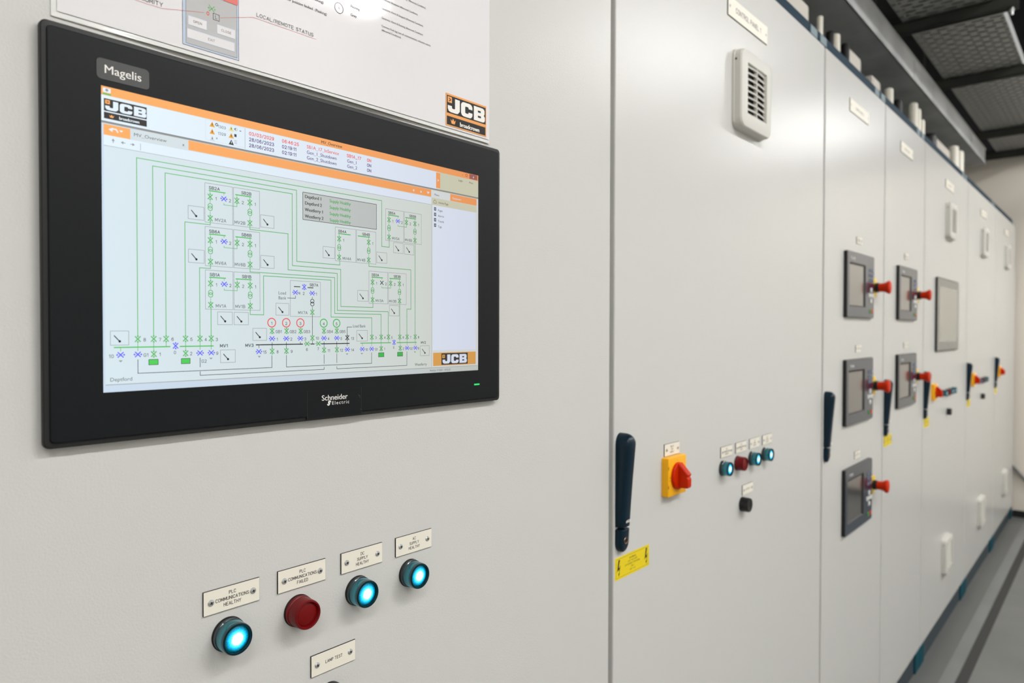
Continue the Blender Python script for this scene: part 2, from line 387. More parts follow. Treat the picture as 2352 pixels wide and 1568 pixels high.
room()

# ------------------------------------------------------------------ cabinets
SEAMS = [-.286, .716, 1.712, 2.318, 2.918, 3.902, 4.892, 5.880]
CAB_LABEL = ['light grey steel cabinet in the left foreground carrying the big lit monitor',
             'wide light grey cabinet carrying the large yellow isolator, right of the monitor cabinet',
             'narrow light grey cabinet with three stacked controllers and no warning label',
             'narrow light grey cabinet with two stacked controllers',
             'wide light grey cabinet beyond the controllers carrying a blank grey operator panel',
             'wide light grey cabinet between the blank operator panel and the end cabinet',
             'last light grey cabinet of the row, against the cream end wall']

def handle_parts(root, x):
    """tapered lift handle: a body thicker at its top, a lock segment below"""
    def loft(z0, z1, d0, d1, round0, round1, mat, mb):
        rings = []; N = 14
        zs = []
        for k in range(9): zs.append((k / 8, 'a'))
        H = z1 - z0; steps = []
        for k in range(7): steps.append(z0 + (1 - math.cos(k / 6 * PI / 2)) * round0)
        for k in range(1, 10): steps.append(z0 + round0 + (H - round0 - round1) * k / 10)
        for k in range(7): steps.append(z1 - round1 + math.sin(k / 6 * PI / 2) * round1)
        for z in steps:
            sc_ = 1.0
            if round0 and z < z0 + round0: sc_ = math.sqrt(max(0.0, 1 - ((z0 + round0 - z) / round0) ** 2))
            if round1 and z > z1 - round1: sc_ = math.sqrt(max(0.0, 1 - ((z - z1 + round1) / round1) ** 2))
            sc_ = max(sc_, .04)
            t = (z + .0925) / .185
            d = .0105 + .0155 * t ** 1.2; w = .0135
            d *= (.35 + .65 * sc_) if z > 0 else (.55 + .45 * sc_)
            r = []
            for k in range(N):
                a = PI * k / (N - 1); cx = math.cos(a); sy = math.sin(a)
                ex = math.copysign(abs(cx) ** .55, cx) * w * sc_; ey = abs(sy) ** .6 * d
                r.append((x + ex, -ey, z))
            rings.append(r)
        mb.loft(rings, mat)
    zc = -.2035
    b = MB(); loft(-.0535, .0925, 0, 0, .002, .017, M['navy'], b)
    b.text('eta', x - .0045, -.0405, .0062, -.0176, M['white_ink'], sx=1.25, bold=.03, shear=.4)
    h = b.build('door_handle', root, smooth=40, fix=True, loc=(0, 0, zc + Z0))
    b = MB(); loft(-.0925, -.0552, 0, 0, .015, .0015, M['navy'], b)
    lk = b.build('lock_housing', h, smooth=40, fix=True)
    b = MB(); b.lathe([(.0056, 0), (.0056, -.0118), (.0050, -.0126), (.0032, -.0120), (.0032, -.0110)], x - .001, -.0735, M['lock_brass'], 24)
    b.build('lock_cylinder', h, smooth=35)
    return h

handle_src = None
for i in range(7):
    x0, x1 = SEAMS[i], SEAMS[i + 1]
    g = 'steel cabinets standing side by side in one row'
    t = bpy.data.objects.new('electrical_cabinet', None); C.objects.link(t); t.location = (0, 0, 0)
    tag(t, CAB_LABEL[i], 'cabinet', g)
    b = MB(); b.box(x0 + .006, x1 - .006, 0, .020, .085, 2.045, M['door'], .0022); b.build('door', t, fix=True)
    b = MB(); b.box(x0 + .0005, x1 - .0005, .022, .62, .085, 2.062, M['body']); b.build('carcass', t)
    b = MB(); b.box(x0 + .0005, x1 - .0005, .0195, .60, 2.062, 2.094, M['frame_blue'], .002); b.build('top_frame', t, fix=True)
    b = MB(); b.box(x0 + .0005, x1 - .0005, .006, .60, .004, .083, M['plinth']); b.build('plinth', t)
    for (a, c) in ((x0 + .012, x0 + .062), (x1 - .062, x1 - .012)):
        b = MB(); b.box(a, c, .016, .0194, 2.066, 2.088, M['corner'], .001); b.build('corner_bracket', t, fix=True)
    for (a, c) in ((x0 + .001, x0 + .075), (x1 - .075, x1 - .001)):
        b = MB(); b.box(a, c, .0, .0059, .006, .080, M['teal'], .001); b.build('plinth_corner', t, fix=True)
    if i >= 1:
        hx = x0 + .024
        if handle_src is None:
            handle_src = handle_parts(t, 0.0); handle_src.location.x = hx
        else:
            h = handle_src.copy(); C.objects.link(h); h.parent = t; h.location.x = hx
            for ch in list(handle_src.children):
                d = ch.copy(); C.objects.link(d); d.parent = h

# ------------------------------------------------------------------ big monitor with its display
U = .4098 / 1366
ZT = .2305
JCB = (([(.60, 1), (1, 1), (1, .22), (.84, .03), (.72, 0), (.24, 0), (.08, .06), (0, .22), (0, .44), (.34, .44), (.34, .32), (.40, .27), (.54, .27), (.60, .32)], 0.0, .31),
       ([(1, .62), (.66, .62), (.66, .69), (.60, .74), (.42, .74), (.36, .69), (.36, .31), (.42, .26), (.60, .26), (.66, .31), (.66, .38), (1, .38), (1, .2), (.92, .06), (.78, 0), (.22, 0), (.08, .06), (0, .2), (0, .8), (.08, .94), (.22, 1), (.78, 1), (.92, .94), (1, .8)], .345, .65),
       ([(0, 0), (.80, 0), (.94, .05), (1, .17), (1, .38), (.90, .5), (.97, .62), (.97, .84), (.91, .95), (.78, 1), (0, 1)], .69, 1.0))
def draw_display(b):
    Y0 = -.0092
    def Y(k): return Y0 - .00004 * k
    def X(u): return u * U
    def Z(v): return ZT - v * U
    def R(u0, v0, u1, v1, c, k): b.rect(X(u0), X(u1), Z(v1), Z(v0), Y(k), S[c])
    def L(pts, w, c, k=3): b.stroke([(X(u), Z(v)) for u, v in pts], w * U, Y(k), S[c])
    def O(u0, v0, u1, v1, w, c, k=3): L([(u0, v0), (u1, v0), (u1, v1), (u0, v1), (u0, v0)], w, c, k)
    def T(s_, u, v, cap, c, a='C', k=5, sx=1.0, bold=0.0, shear=0.0):
        if all(q in GL for q in s_): b.caps(s_, X(u), Z(v), cap * U, Y(k), S[c], a, sx * .92, .13 + bold * 2.5)
        else: b.text(s_, X(u), Z(v), cap * U, Y(k), S[c], a, sx, bold, shear)
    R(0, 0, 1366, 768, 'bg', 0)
    # title bar
    R(0, 0, 1366, 22, 'orange', 1); T('MV_Overview', 681, 12, 10, 'dark', bold=.01)
    R(4, 4, 22, 15, 'white', 2); b.disc(X(13), Z(9), 3.5 * U, Y(3), S['grey']); R(3, 17, 23, 21, 'green', 2)
    T('-', 1277, 12, 9, 'dark'); O(1295, 6, 1304, 14, 1.3, 'dark', 4); R(1316, 1, 1360, 20, 'close', 2); T('x', 1338, 10, 9, 'white', bold=.05)
    # banner
    R(0, 23, 1140, 87, 'white', 1); R(1160, 22, 1366, 88, 'olive', 1); R(1139, 25, 1160, 82, 'orange', 2); T('>', 1149, 53, 12, 'white', bold=.05)
    T('Login', 1267, 35, 8, 'dark'); T('-', 1298, 33, 8, 'dark'); T('Print', 1325, 35, 8, 'dark')
    # logo
    R(6, 30, 109, 61, 'logo', 2); R(6, 64, 109, 80, 'logo', 2)
    def jcb(u0, v0, u1, v1, c, k):
        W, H = u1 - u0, v1 - v0
        for poly, a, q in JCB: b.flat([(X(u0 + (a + p[0] * (q - a)) * W), Z(v1 - p[1] * H)) for p in poly], Y(k), S[c])
        for (p0, p1, q0, q1) in ((.36, .62, .62, .76), (.36, .64, .25, .39)):
            R(u0 + (.69 + p0 * .31) * W, v1 - q1 * H, u0 + (.69 + p1 * .31) * W, v1 - q0 * H, 'logo', k + 1)
    jcb(9, 34, 108, 58, 'white', 3)
    R(9, 33, 20, 43, 'orange', 3); b.stroke([(X(12), Z(36)), (X(17), Z(38)), (X(12), Z(40))], 1.3 * U, Y(4), S['logo'])
    def crown(u, v, s_, c, k): b.flat([(X(u - s_), Z(v - .5 * s_)), (X(u - .45 * s_), Z(v)), (X(u), Z(v - .7 * s_)), (X(u + .45 * s_), Z(v)), (X(u + s_), Z(v - .5 * s_)), (X(u + .6 * s_), Z(v + .6 * s_)), (X(u - .6 * s_), Z(v + .6 * s_))], Y(k), S[c])
    crown(24, 72, 6, 'orange', 3); T('broadcrown', 66, 72, 8, 'white', sx=.9, bold=.05)
    # alarm box
    O(266, 25, 383, 81, 1, 'pale'); L([(383, 25), (383, 84)], 1.2, 'grey')
    for (u, v, c) in ((285, 35, 'amber'), (285, 55, 'amber'), (285, 74, 'pale'), (341, 35, 'yellow'), (341, 55, 'amber'), (341, 74, 'black')):
        b.flat([(X(u - 8), Z(v + 7)), (X(u + 8), Z(v + 7)), (X(u), Z(v - 8))], Y(3), S[c]); R(u - 1, v - 3, u + 1, v + 3, 'white' if c == 'black' else 'dark', 4)
    b.ring(X(298), Z(33), 3.4 * U, 2 * U, Y(3), S['dark']); T('x', 298, 70, 8, 'dark'); T('1303', 313, 37, 8, 'txt'); T('1329', 313, 56, 8, 'txt')
    b.flat([(X(350), Z(34)), (X(354), Z(30)), (X(354), Z(38))], Y(3), S['dark']); b.ring(X(355), Z(34), 4 * U, 1 * U, Y(3), S['grey']); R(350, 48, 357, 56, 'dark', 3)
    for q in range(3): R(350, 66 + 4 * q, 358, 67.2 + 4 * q, 'grey', 3)
    R(366, 35, 371, 37, 'dark', 3)
    for (r, c) in ((0, 'red'), (1, 'purple'), (2, 'purple')):
        v = 37 + r * 17
        T(('03/03/2029', '28/06/2023', '28/06/2023')[r], 396, v, 11, c, 'L', bold=.012, sx=.94)
        T(('06:46:25', '02:19:11', '02:19:11')[r], 503, v, 11, c, 'L', bold=.012, sx=.98)
        T(('SB1A_17_InService', 'Gen_1_Shutdown', 'Gen_2_Shutdown')[r], 588, v, 11, c, 'L', bold=.012, sx=1.02)
        T(('SB1A_17', 'Gen_1', 'Gen_2')[r], 740, v, 11, c, 'L', bold=.012)
        T('ON', 822, v, 11, c, 'L', bold=.015, sx=.95)
    R(0, 86.5, 1366, 88.5, 'line', 2); R(0, 88.5, 1366, 92, 'edge', 2)
    # tabs
    R(0, 92, 5, 768, 'status', 2); R(5, 94, 68, 121, 'orange', 3); R(68, 93, 218, 121, 'pale', 3); R(218, 93, 1114, 119, 'orange', 3); R(5, 121, 1116, 148, 'white', 2)
    T('MV_Overview', 76, 106, 9, 'txt', 'L', sx=1.15); T('x', 204, 107, 9, 'dark')
    b.stroke([(X(22), Z(108)), (X(26), Z(103)), (X(34), Z(103)), (X(38), Z(109))], 3.4 * U, Y(5), S['white'], True)
    b.flat([(X(16), Z(106)), (X(26), Z(100)), (X(26), Z(111))], Y(5), S['white']); b.flat([(X(41), Z(103)), (X(51), Z(103)), (X(46), Z(108))], Y(5), S['white'])
    L([(5, 147.5), (1116, 147.5)], 1, 'grey')
    for (u, a) in ((27, 90), (51, 180), (73, 0)):
        ca, sa = math.cos(math.radians(a)), math.sin(math.radians(a))
        b.stroke([(X(u) - 5 * U * ca, Z(133) - 5 * U * sa), (X(u) + 4 * U * ca, Z(133) + 4 * U * sa)], 1.8 * U, Y(3), S['grey'])
        b.flat([(X(u) + 6 * U * ca, Z(133) + 6 * U * sa), (X(u) - 4 * U * sa, Z(133) + 4 * U * ca), (X(u) + 4 * U * sa, Z(133) - 4 * U * ca)], Y(3), S['grey'])
    L([(93, 126), (93, 144)], 1, 'grey')
    for (u, s_) in ((1029, '«'), (1064, '»')): T(s_, u, 106, 11, 'white', bold=.05)
    b.flat([(X(1092), Z(103)), (X(1106), Z(103)), (X(1099), Z(111))], Y(5), S['white'])
    # side bar
    R(1116, 93, 1366, 768, 'pale', 1); R(1116, 94, 1212, 120, 'pale', 2); R(1212, 94, 1356, 120, 'orange', 3); T('Menu', 1142, 108, 8, 'dark'); T('Equipment', 1247, 108, 8, 'white')
    R(1116, 121, 1356, 147, 'olive', 3); T('Home Page', 1151, 135, 8, 'dark', 'L')
    b.stroke([(X(1126), Z(140)), (X(1126), Z(134)), (X(1133), Z(127)), (X(1140), Z(134)), (X(1140), Z(140)), (X(1126), Z(140))], 1.2 * U, Y(5), S['dark'])
    R(1122, 148, 1352, 685, 'white', 2)
    for (v, s_) in ((161, 'Pages'), (181, 'Alarms'), (201, 'Trends'), (221, 'Tags')):
        R(1129, v - 6, 1139, v + 6, 'dark', 3); R(1132, v - 1, 1136, v + 1, 'white', 4); R(1133, v - 3, 1135, v + 3, 'white', 4); T(s_, 1148, v + 3, 8, 'dark', 'L')
    L([(1117, 148), (1117, 747)], 1.2, 'grey'); R(1124, 694, 1352, 743, 'amber2', 3); R(1166, 697, 1307, 740, 'logo', 4); jcb(1172, 702, 1302, 736, 'white', 5)
    R(1170, 702, 1184, 715, 'amber2', 6); b.stroke([(X(1174), Z(705)), (X(1180), Z(708.5)), (X(1174), Z(712))], 1.6 * U, Y(7), S['logo'])
    R(5, 750, 1366, 768, 'status', 2); R(5, 748.5, 1362, 750, 'edge', 3); T('Wed Jul 19 2023 - 10:55:25', 1160, 759, 7, 'txt')
    T('Deptford', 15, 736, 10, 'txt', 'L', sx=1.05); T('Westferry', 1034, 734, 10, 'dark', 'L')
    # switch symbols
    def sw(u, v, c, side=False, dots=True):
        w = 2.9 * U; h = 7.3 if not side else 6.8
        for q in (1, -1): b.stroke([(X(u - 7), Z(v - q * h)), (X(u + 7), Z(v + q * h))], w, Y(4), S[c])
        if dots:
            for q in (1, -1): b.disc(X(u + (q * 8.3 if side else 0)), Z(v + (0 if side else q * 7.3)), 2.3 * U, Y(5), S[c], 14)
    def key(u, v):
        O(u, v, u + 44, v + 36, 1.2, 'grey'); b.stroke([(X(u + 9), Z(v + 12)), (X(u + 21.5), Z(v + 26))], 2.3 * U, Y(4), S['black'], True); b.disc(X(u + 22), Z(v + 26.5), 3.2 * U, Y(5), S['black'], 16)
    def unit(u, v, n, link=True, mid=True, mid_c='blue'):
        O(u, v, u + 81, v + 109, 1.2, 'grey'); O(u + 84, v, u + 165, v + 109, 1.2, 'grey')
        for (a, c) in ((11, 60), (89, 139)): L([(u + a, v + 20), (u + c, v + 20)], 2.8, 'bus')
        T('SB%dA' % n, u + 27, v + 12, 9.5, 'dark', bold=.012); T('SB%dB' % n, u + 123, v + 12, 9.5, 'dark', bold=.012)
        for a in (15, 134):
            L([(u + a, v + 20), (u + a, v + 30)], 1.4, 'green'); sw(u + a, v + 37, 'green'); L([(u + a, v + 46), (u + a, v + 54)], 1.3, 'green')
            for q in (62, 69): b.ring(X(u + a), Z(v + q), 6.2 * U, 2 * U, Y(4), S['green'])
            L([(u + a, v + 78), (u + a, v + 88)], 1.3, 'green'); sw(u + a, v + 97, 'green')
        T('1', u + 32, v + 40, 9.5, 'txt'); T('1', u + 151, v + 40, 9.5, 'txt'); T('MV%dA' % n, u + 45, v + 99, 9.5, 'txt'); T('MV%dB' % n, u + 103, v + 99, 9.5, 'txt')
        if mid:
            L([(u + 55, v + 20), (u + 55, v + 27)], 1.3, 'green'); L([(u + 94, v + 20), (u + 94, v + 30)], 1.3, 'green')
            sw(u + 55, v + 37, mid_c, True, mid_c == 'blue'); sw(u + 94, v + 37, 'green'); T('2', u + 73, v + 40, 9.5, 'txt'); T('2', u + 112, v + 40, 9.5, 'txt')
            L([(u + 55, v + 49), (u + 55, v + 54), (u + 94, v + 54), (u + 94, v + 46)], 1.5, 'green')
    unit(263, 201, 2); unit(263, 322, 6); unit(263, 443, 1); unit(694, 276, 4, mid=False); unit(901, 190, 5); unit(829, 410, 3, mid_c='txt')
    for (u, v) in ((216, 270), (431, 269), (216, 389), (431, 389), (298, 559), (347, 559), (647, 343), (862, 343), (936, 303), (986, 304), (782, 477), (917, 524), (480, 529), (17, 613), (306, 667), (405, 605), (778, 611), (1061, 667)): key(u, v)
    for p in ([(83, 625), (83, 165), (884, 165), (884, 322), (917, 322), (917, 295)], [(123, 625), (123, 179), (552, 179), (552, 398), (711, 398), (711, 383)],
              [(155, 625), (155, 192), (537, 192), (537, 412), (715, 412), (715, 533), (846, 533), (846, 517)], [(207, 625), (207, 316), (278, 316), (278, 308)],
              [(247, 625), (247, 438), (278, 438), (278, 429)], [(279, 625), (279, 550)], [(397, 308), (397, 316), (522, 316), (522, 426), (701, 426), (701, 546), (912, 546), (912, 625)],
              [(397, 429), (397, 440), (691, 440), (691, 556), (881, 556), (881, 625)], [(397, 550), (397, 565), (440, 565), (440, 449), (677, 449), (677, 568), (841, 568), (841, 625)],
              [(829, 383), (829, 394), (1016, 394), (1016, 535), (997, 535), (997, 625)], [(964, 517), (964, 625)], [(1036, 297), (1036, 625)]):
        L(p, 2.0, 'green', 2)
    # supply box
    R(574, 181, 861, 266, 'box', 3); O(574, 181, 861, 266, 1.6, 'dark', 4)
    for k_, s_ in enumerate(('Deptford 1', 'Deptford 2', 'Westferry 1', 'Westferry 2')):
        T(s_, 581, 193 + 20.3 * k_, 10.5, 'dark', 'L', bold=.04, sx=.95); T('Supply Healthy', 672, 194 + 20.3 * k_, 10.5, 'green', 'L', bold=.035, sx=.95)
    # load bank block
    O(529, 458, 637, 568, 1.2, 'grey'); L([(542, 476), (564, 476)], 2.6, 'black'); L([(590, 477), (611, 477)], 2.6, 'black'); sw(578, 476, 'blue'); sw(547, 494, 'blue', True); sw(607, 494, 'blue', True)
    T('SB7A', 613, 468, 9.5, 'dark', bold=.01); T('4', 561, 496, 9.5, 'txt'); T('2', 576, 496, 9.5, 'txt'); T('1', 622, 496, 9.5, 'txt'); T('Load', 488, 497, 10, 'txt', 'L'); T('Bank', 488, 512, 10, 'txt', 'L')
    L([(519, 512), (547, 512), (547, 504)], 1.6, 'dark'); L([(607, 505), (607, 511)], 1.4, 'black')
    for q in (519, 528): b.ring(X(607), Z(q), 6.2 * U, 2 * U, Y(4), S['black'])
    L([(607, 537), (607, 545)], 1.4, 'black'); sw(607, 554, 'green'); T('MV7A', 573, 556, 9.5, 'txt'); L([(607, 563), (607, 627)], 1.6, 'black')
    # left bus bar
    L([(25, 655), (166, 655)], 3, 'bus'); L([(191, 655), (286, 655)], 3, 'bus'); sw(180, 653, 'blue')
    for u in (83, 123, 155, 207, 247, 279): sw(u, 634, 'green'); L([(u, 643), (u, 655)], 1.5, 'green')
    for u in (41, 83, 123, 207, 247, 279): L([(u, 655), (u, 665)], 1.5, 'green')
    for (u, c) in ((41, 'blue'), (83, 'blue'), (123, 'green'), (207, 'green'), (247, 'blue'), (279, 'blue')): sw(u, 674, c, c == 'blue')
    for (u, v) in ((122, 695), (207, 695)): R(u - 12, v - 7, u + 12, v + 7, 'fill', 4); O(u - 12, v - 7, u + 12, v + 7, 1.4, 'dark', 5)
    def tri(u, v): b.flat([(X(u - 5), Z(v - 2)), (X(u + 5), Z(v - 2)), (X(u), Z(v + 3))], Y(4), S['grey'])
    for (u, v) in ((41, 690), (278, 690), (425, 689), (739, 689), (799, 689), (1035, 689)): tri(u, v)
    for (u, v, s_) in ((100, 636, '8'), (139, 636, '7'), (172, 635, '6'), (223, 636, '5'), (263, 637, '4'), (295, 637, '3'), (19, 677, '10'), (103, 676, 'G1'), (139, 675, '1'), (178, 671, '0'), (222, 675, '2'), (258, 697, 'G2'), (296, 676, '9')): T(s_, u, v, 9.5, 'txt')
    T('MV1', 316, 655, 10, 'dark', bold=.015); T('MV3', 394, 655, 10, 'dark', bold=.015); T('MV2', 1064, 655, 9.5, 'dark', 'L', bold=.01)
    # middle bus bar
    for (a, c) in ((414, 573), (600, 615), (640, 749)): L([(a, 654), (c, 654)], 3, 'black')
    for k_, (u, c) in enumerate(((466, 'red'), (515, 'red'), (564, 'red'), (649, 'bus'), (698, 'bus'))):
        b.ring(X(u), Z(588), 13 * U, 3 * U, Y(4), S[c], 36); T(str(k_ + 1), u, 590, 9.5, 'dark'); sw(u + 1, 613, 'green'); T('GB%d' % (k_ + 1), u + 23, 615, 9.5, 'txt')
    for (u, s_) in ((467, '1'), (515, '2'), (564, '3'), (650, '4'), (699, '5')): sw(u, 636, 'blue', True); T(s_, u + 17, 638, 9.5, 'txt'); L([(u, 647), (u, 654)], 1.6, 'black')
    sw(607, 635, 'green'); sw(740, 635, 'black'); T('10', 625, 636, 9.5, 'txt'); T('13', 761, 638, 9.5, 'txt'); sw(588, 653, 'green', True); sw(629, 653, 'green', True); T('6', 587, 671, 9.5, 'txt'); T('7', 628, 670, 9.5, 'txt')
    L([(607, 645), (607, 654)], 1.4, 'black'); L([(740, 645), (740, 663)], 1.4, 'black'); L([(424, 654), (424, 664)], 1.4, 'black')
    sw(424, 674, 'blue', True); sw(740, 674, 'blue', True); T('15', 443, 676, 9.5, 'txt'); T('14', 761, 676, 9.5, 'txt')
    for (u, s_) in ((467, '8'), (515, '9'), (650, '11'), (699, '12')): L([(u, 654), (u, 665)], 1.6, 'black'); sw(u, 674, 'green'); T(s_, u + 18, 676, 9.5, 'txt')
    L([(759, 600), (740, 600), (740, 626)], 1.6, 'black'); T('Load Bank', 762, 596, 10, 'dark', 'L', sx=.9)
    # right bus bar
    L([(793, 654), (924, 654)], 2.6, 'bus'); L([(950, 654), (1043, 654)], 2.6, 'bus'); sw(938, 653, 'blue')
    for u in (841, 881, 913, 964, 998, 1036): sw(u, 634, 'green'); L([(u, 643), (u, 654)], 1.5, 'green')
    for (u, c) in ((801, 'blue'), (840, 'blue'), (881, 'green'), (966, 'green'), (998, 'blue'), (1037, 'blue')): L([(u, 654), (u, 665)], 1.4, 'green'); sw(u, 674, c, c == 'blue')
    for (u, v) in ((881, 695), (965, 695)): R(u - 12, v - 7, u + 12, v + 7, 'fill', 4); O(u - 12, v - 7, u + 12, v + 7, 1.4, 'dark', 5)
    for (u, v, s_) in ((858, 636, '3'), (897, 636, '4'), (928, 636, '5'), (980, 636, '6'), (1014, 636, '7'), (1052, 636, '8'), (819, 676, '10'), (860, 676, 'G1'), (896, 675, '1'), (936, 671, '0'), (980, 676, '2'), (1017, 676, 'G2'), (1052, 676, '9')): T(s_, u, v, 9, 'txt', sx=.9)
    for p in ([(83, 687), (83, 723), (466, 723), (466, 686)], [(247, 687), (247, 713)], [(247, 725), (247, 736), (650, 736), (650, 728)], [(650, 718), (650, 688)], [(515, 687), (515, 723), (840, 723), (840, 686)], [(699, 686), (699, 717)], [(699, 728), (699, 736), (997, 736), (997, 686)]):
        L(p, 1.6, 'dark', 3)

def monitor_case(name, x, z, label, group):
    t = thing(name, x, z, label, 'monitor', group)
    W, H = .4895, .3075; cx, cz = .2058, .1152
    b = MB()
    out = rrect(0, 0, W, H, .0045, 4)
    def ring(w, h, r, y): return [(cx + p[0], y, cz + p[1]) for p in rrect(0, 0, w, h, r, 4)]
    b.loft([ring(W - .010, H - .010, .003, 0), ring(W - .010, H - .010, .003, -.0022), ring(W, H, .0045, -.0026), ring(W, H, .0045, -.0066), ring(W - .0016, H - .0016, .0042, -.0074), ring(W - .0075, H - .0075, .003, -.0076)], M['bezel_edge'], cap1=False)
    b.loft([ring(W - .0075, H - .0075, .003, -.0076), ring(W - .0082, H - .0082, .003, -.0088), ring(W - .0096, H - .0096, .002, -.0091)], M['bezel'], cap0=False)
    b.build('bezel', t, fix=True)
    return t, cx, cz
mon, cx, cz = monitor_case('monitor', 0, 0, 'large black touch monitor showing a lit green and blue switching diagram', None)
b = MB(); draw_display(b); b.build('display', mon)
b = MB(); b.solid(rrect(0, 0, .0378, .0155, .003, 5), .0158, .2432, -.0090, -.0094, M['badge'])
b.text('Magelis', .0155, .2437, .0065, -.00945, M['white_ink'], bold=.012, sx=1.04); b.build('name_badge', mon)
b = MB(); b.box(.176, .2395, -.0092, -.0090, -.0365, -.0100, M['bezel'], 0)
for q in ((.176, .1766), (.2390, .2395)): b.rect(q[0], q[1], -.0365, -.0100, -.00925, M['bezel_edge'])
b.rect(.176, .2395, -.0370, -.0364, -.00925, M['black'])
b.text('Schneider', .2072, -.0176, .0054, -.0093, M['white_ink'], bold=.014, sx=1.02)
b.text('Electric', .2140, -.0232, .0035, -.0093, M['white_ink'], sx=1.1, spacing=1.25)
b.stroke([(.2024, -.0221), (.2018, -.0212), (.2004, -.0213), (.2000, -.0228), (.2006, -.0238)], .0011, -.0093, M['white_ink'], True)
b.stroke([(.1989, -.0243), (.1996, -.0251), (.2008, -.0247), (.2013, -.0235), (.2007, -.0223)], .0011, -.0093, M['white_ink'], True)
b.stroke([(.2352, -.0172), (.2368, -.0188), (.2376, -.0178)], .0003, -.0093, M['smudge']); b.stroke([(.2368, -.0188), (.2377, -.0208)], .0003, -.0093, M['smudge'])
b.disc(.2383, -.0322, .0004, -.0093, M['smudge'], 10)
b.build('maker_flap', mon)
b = MB(); b.solid(rrect(0, 0, .0092, .0017, .0006, 4), .4078, -.0168, -.0090, -.00935, M['led_green']); b.build('status_light', mon)

# same model, switched off, fifth cabinet; pale greys paint in its grazing reflection
m2, cx, cz = monitor_case('monitor', 3.172, 0, 'blank grey operator panel on the cabinet beyond the two columns of controllers', None)
for ch in m2.children:
    me = ch.data.copy(); ch.data = me
    for k, mm in enumerate(me.materials):
        if mm == M['bezel']: me.materials[k] = M['hmi_panel']
b = MB(); b.rect(0, .4098, 0, ZT, -.0092, M['hmi_glass_pale']); b.build('display', m2)
b = MB(); b.text('Schneider', .2072, -.0176, .0054, -.0093, M['black_ink']); b.build('maker_mark', m2)

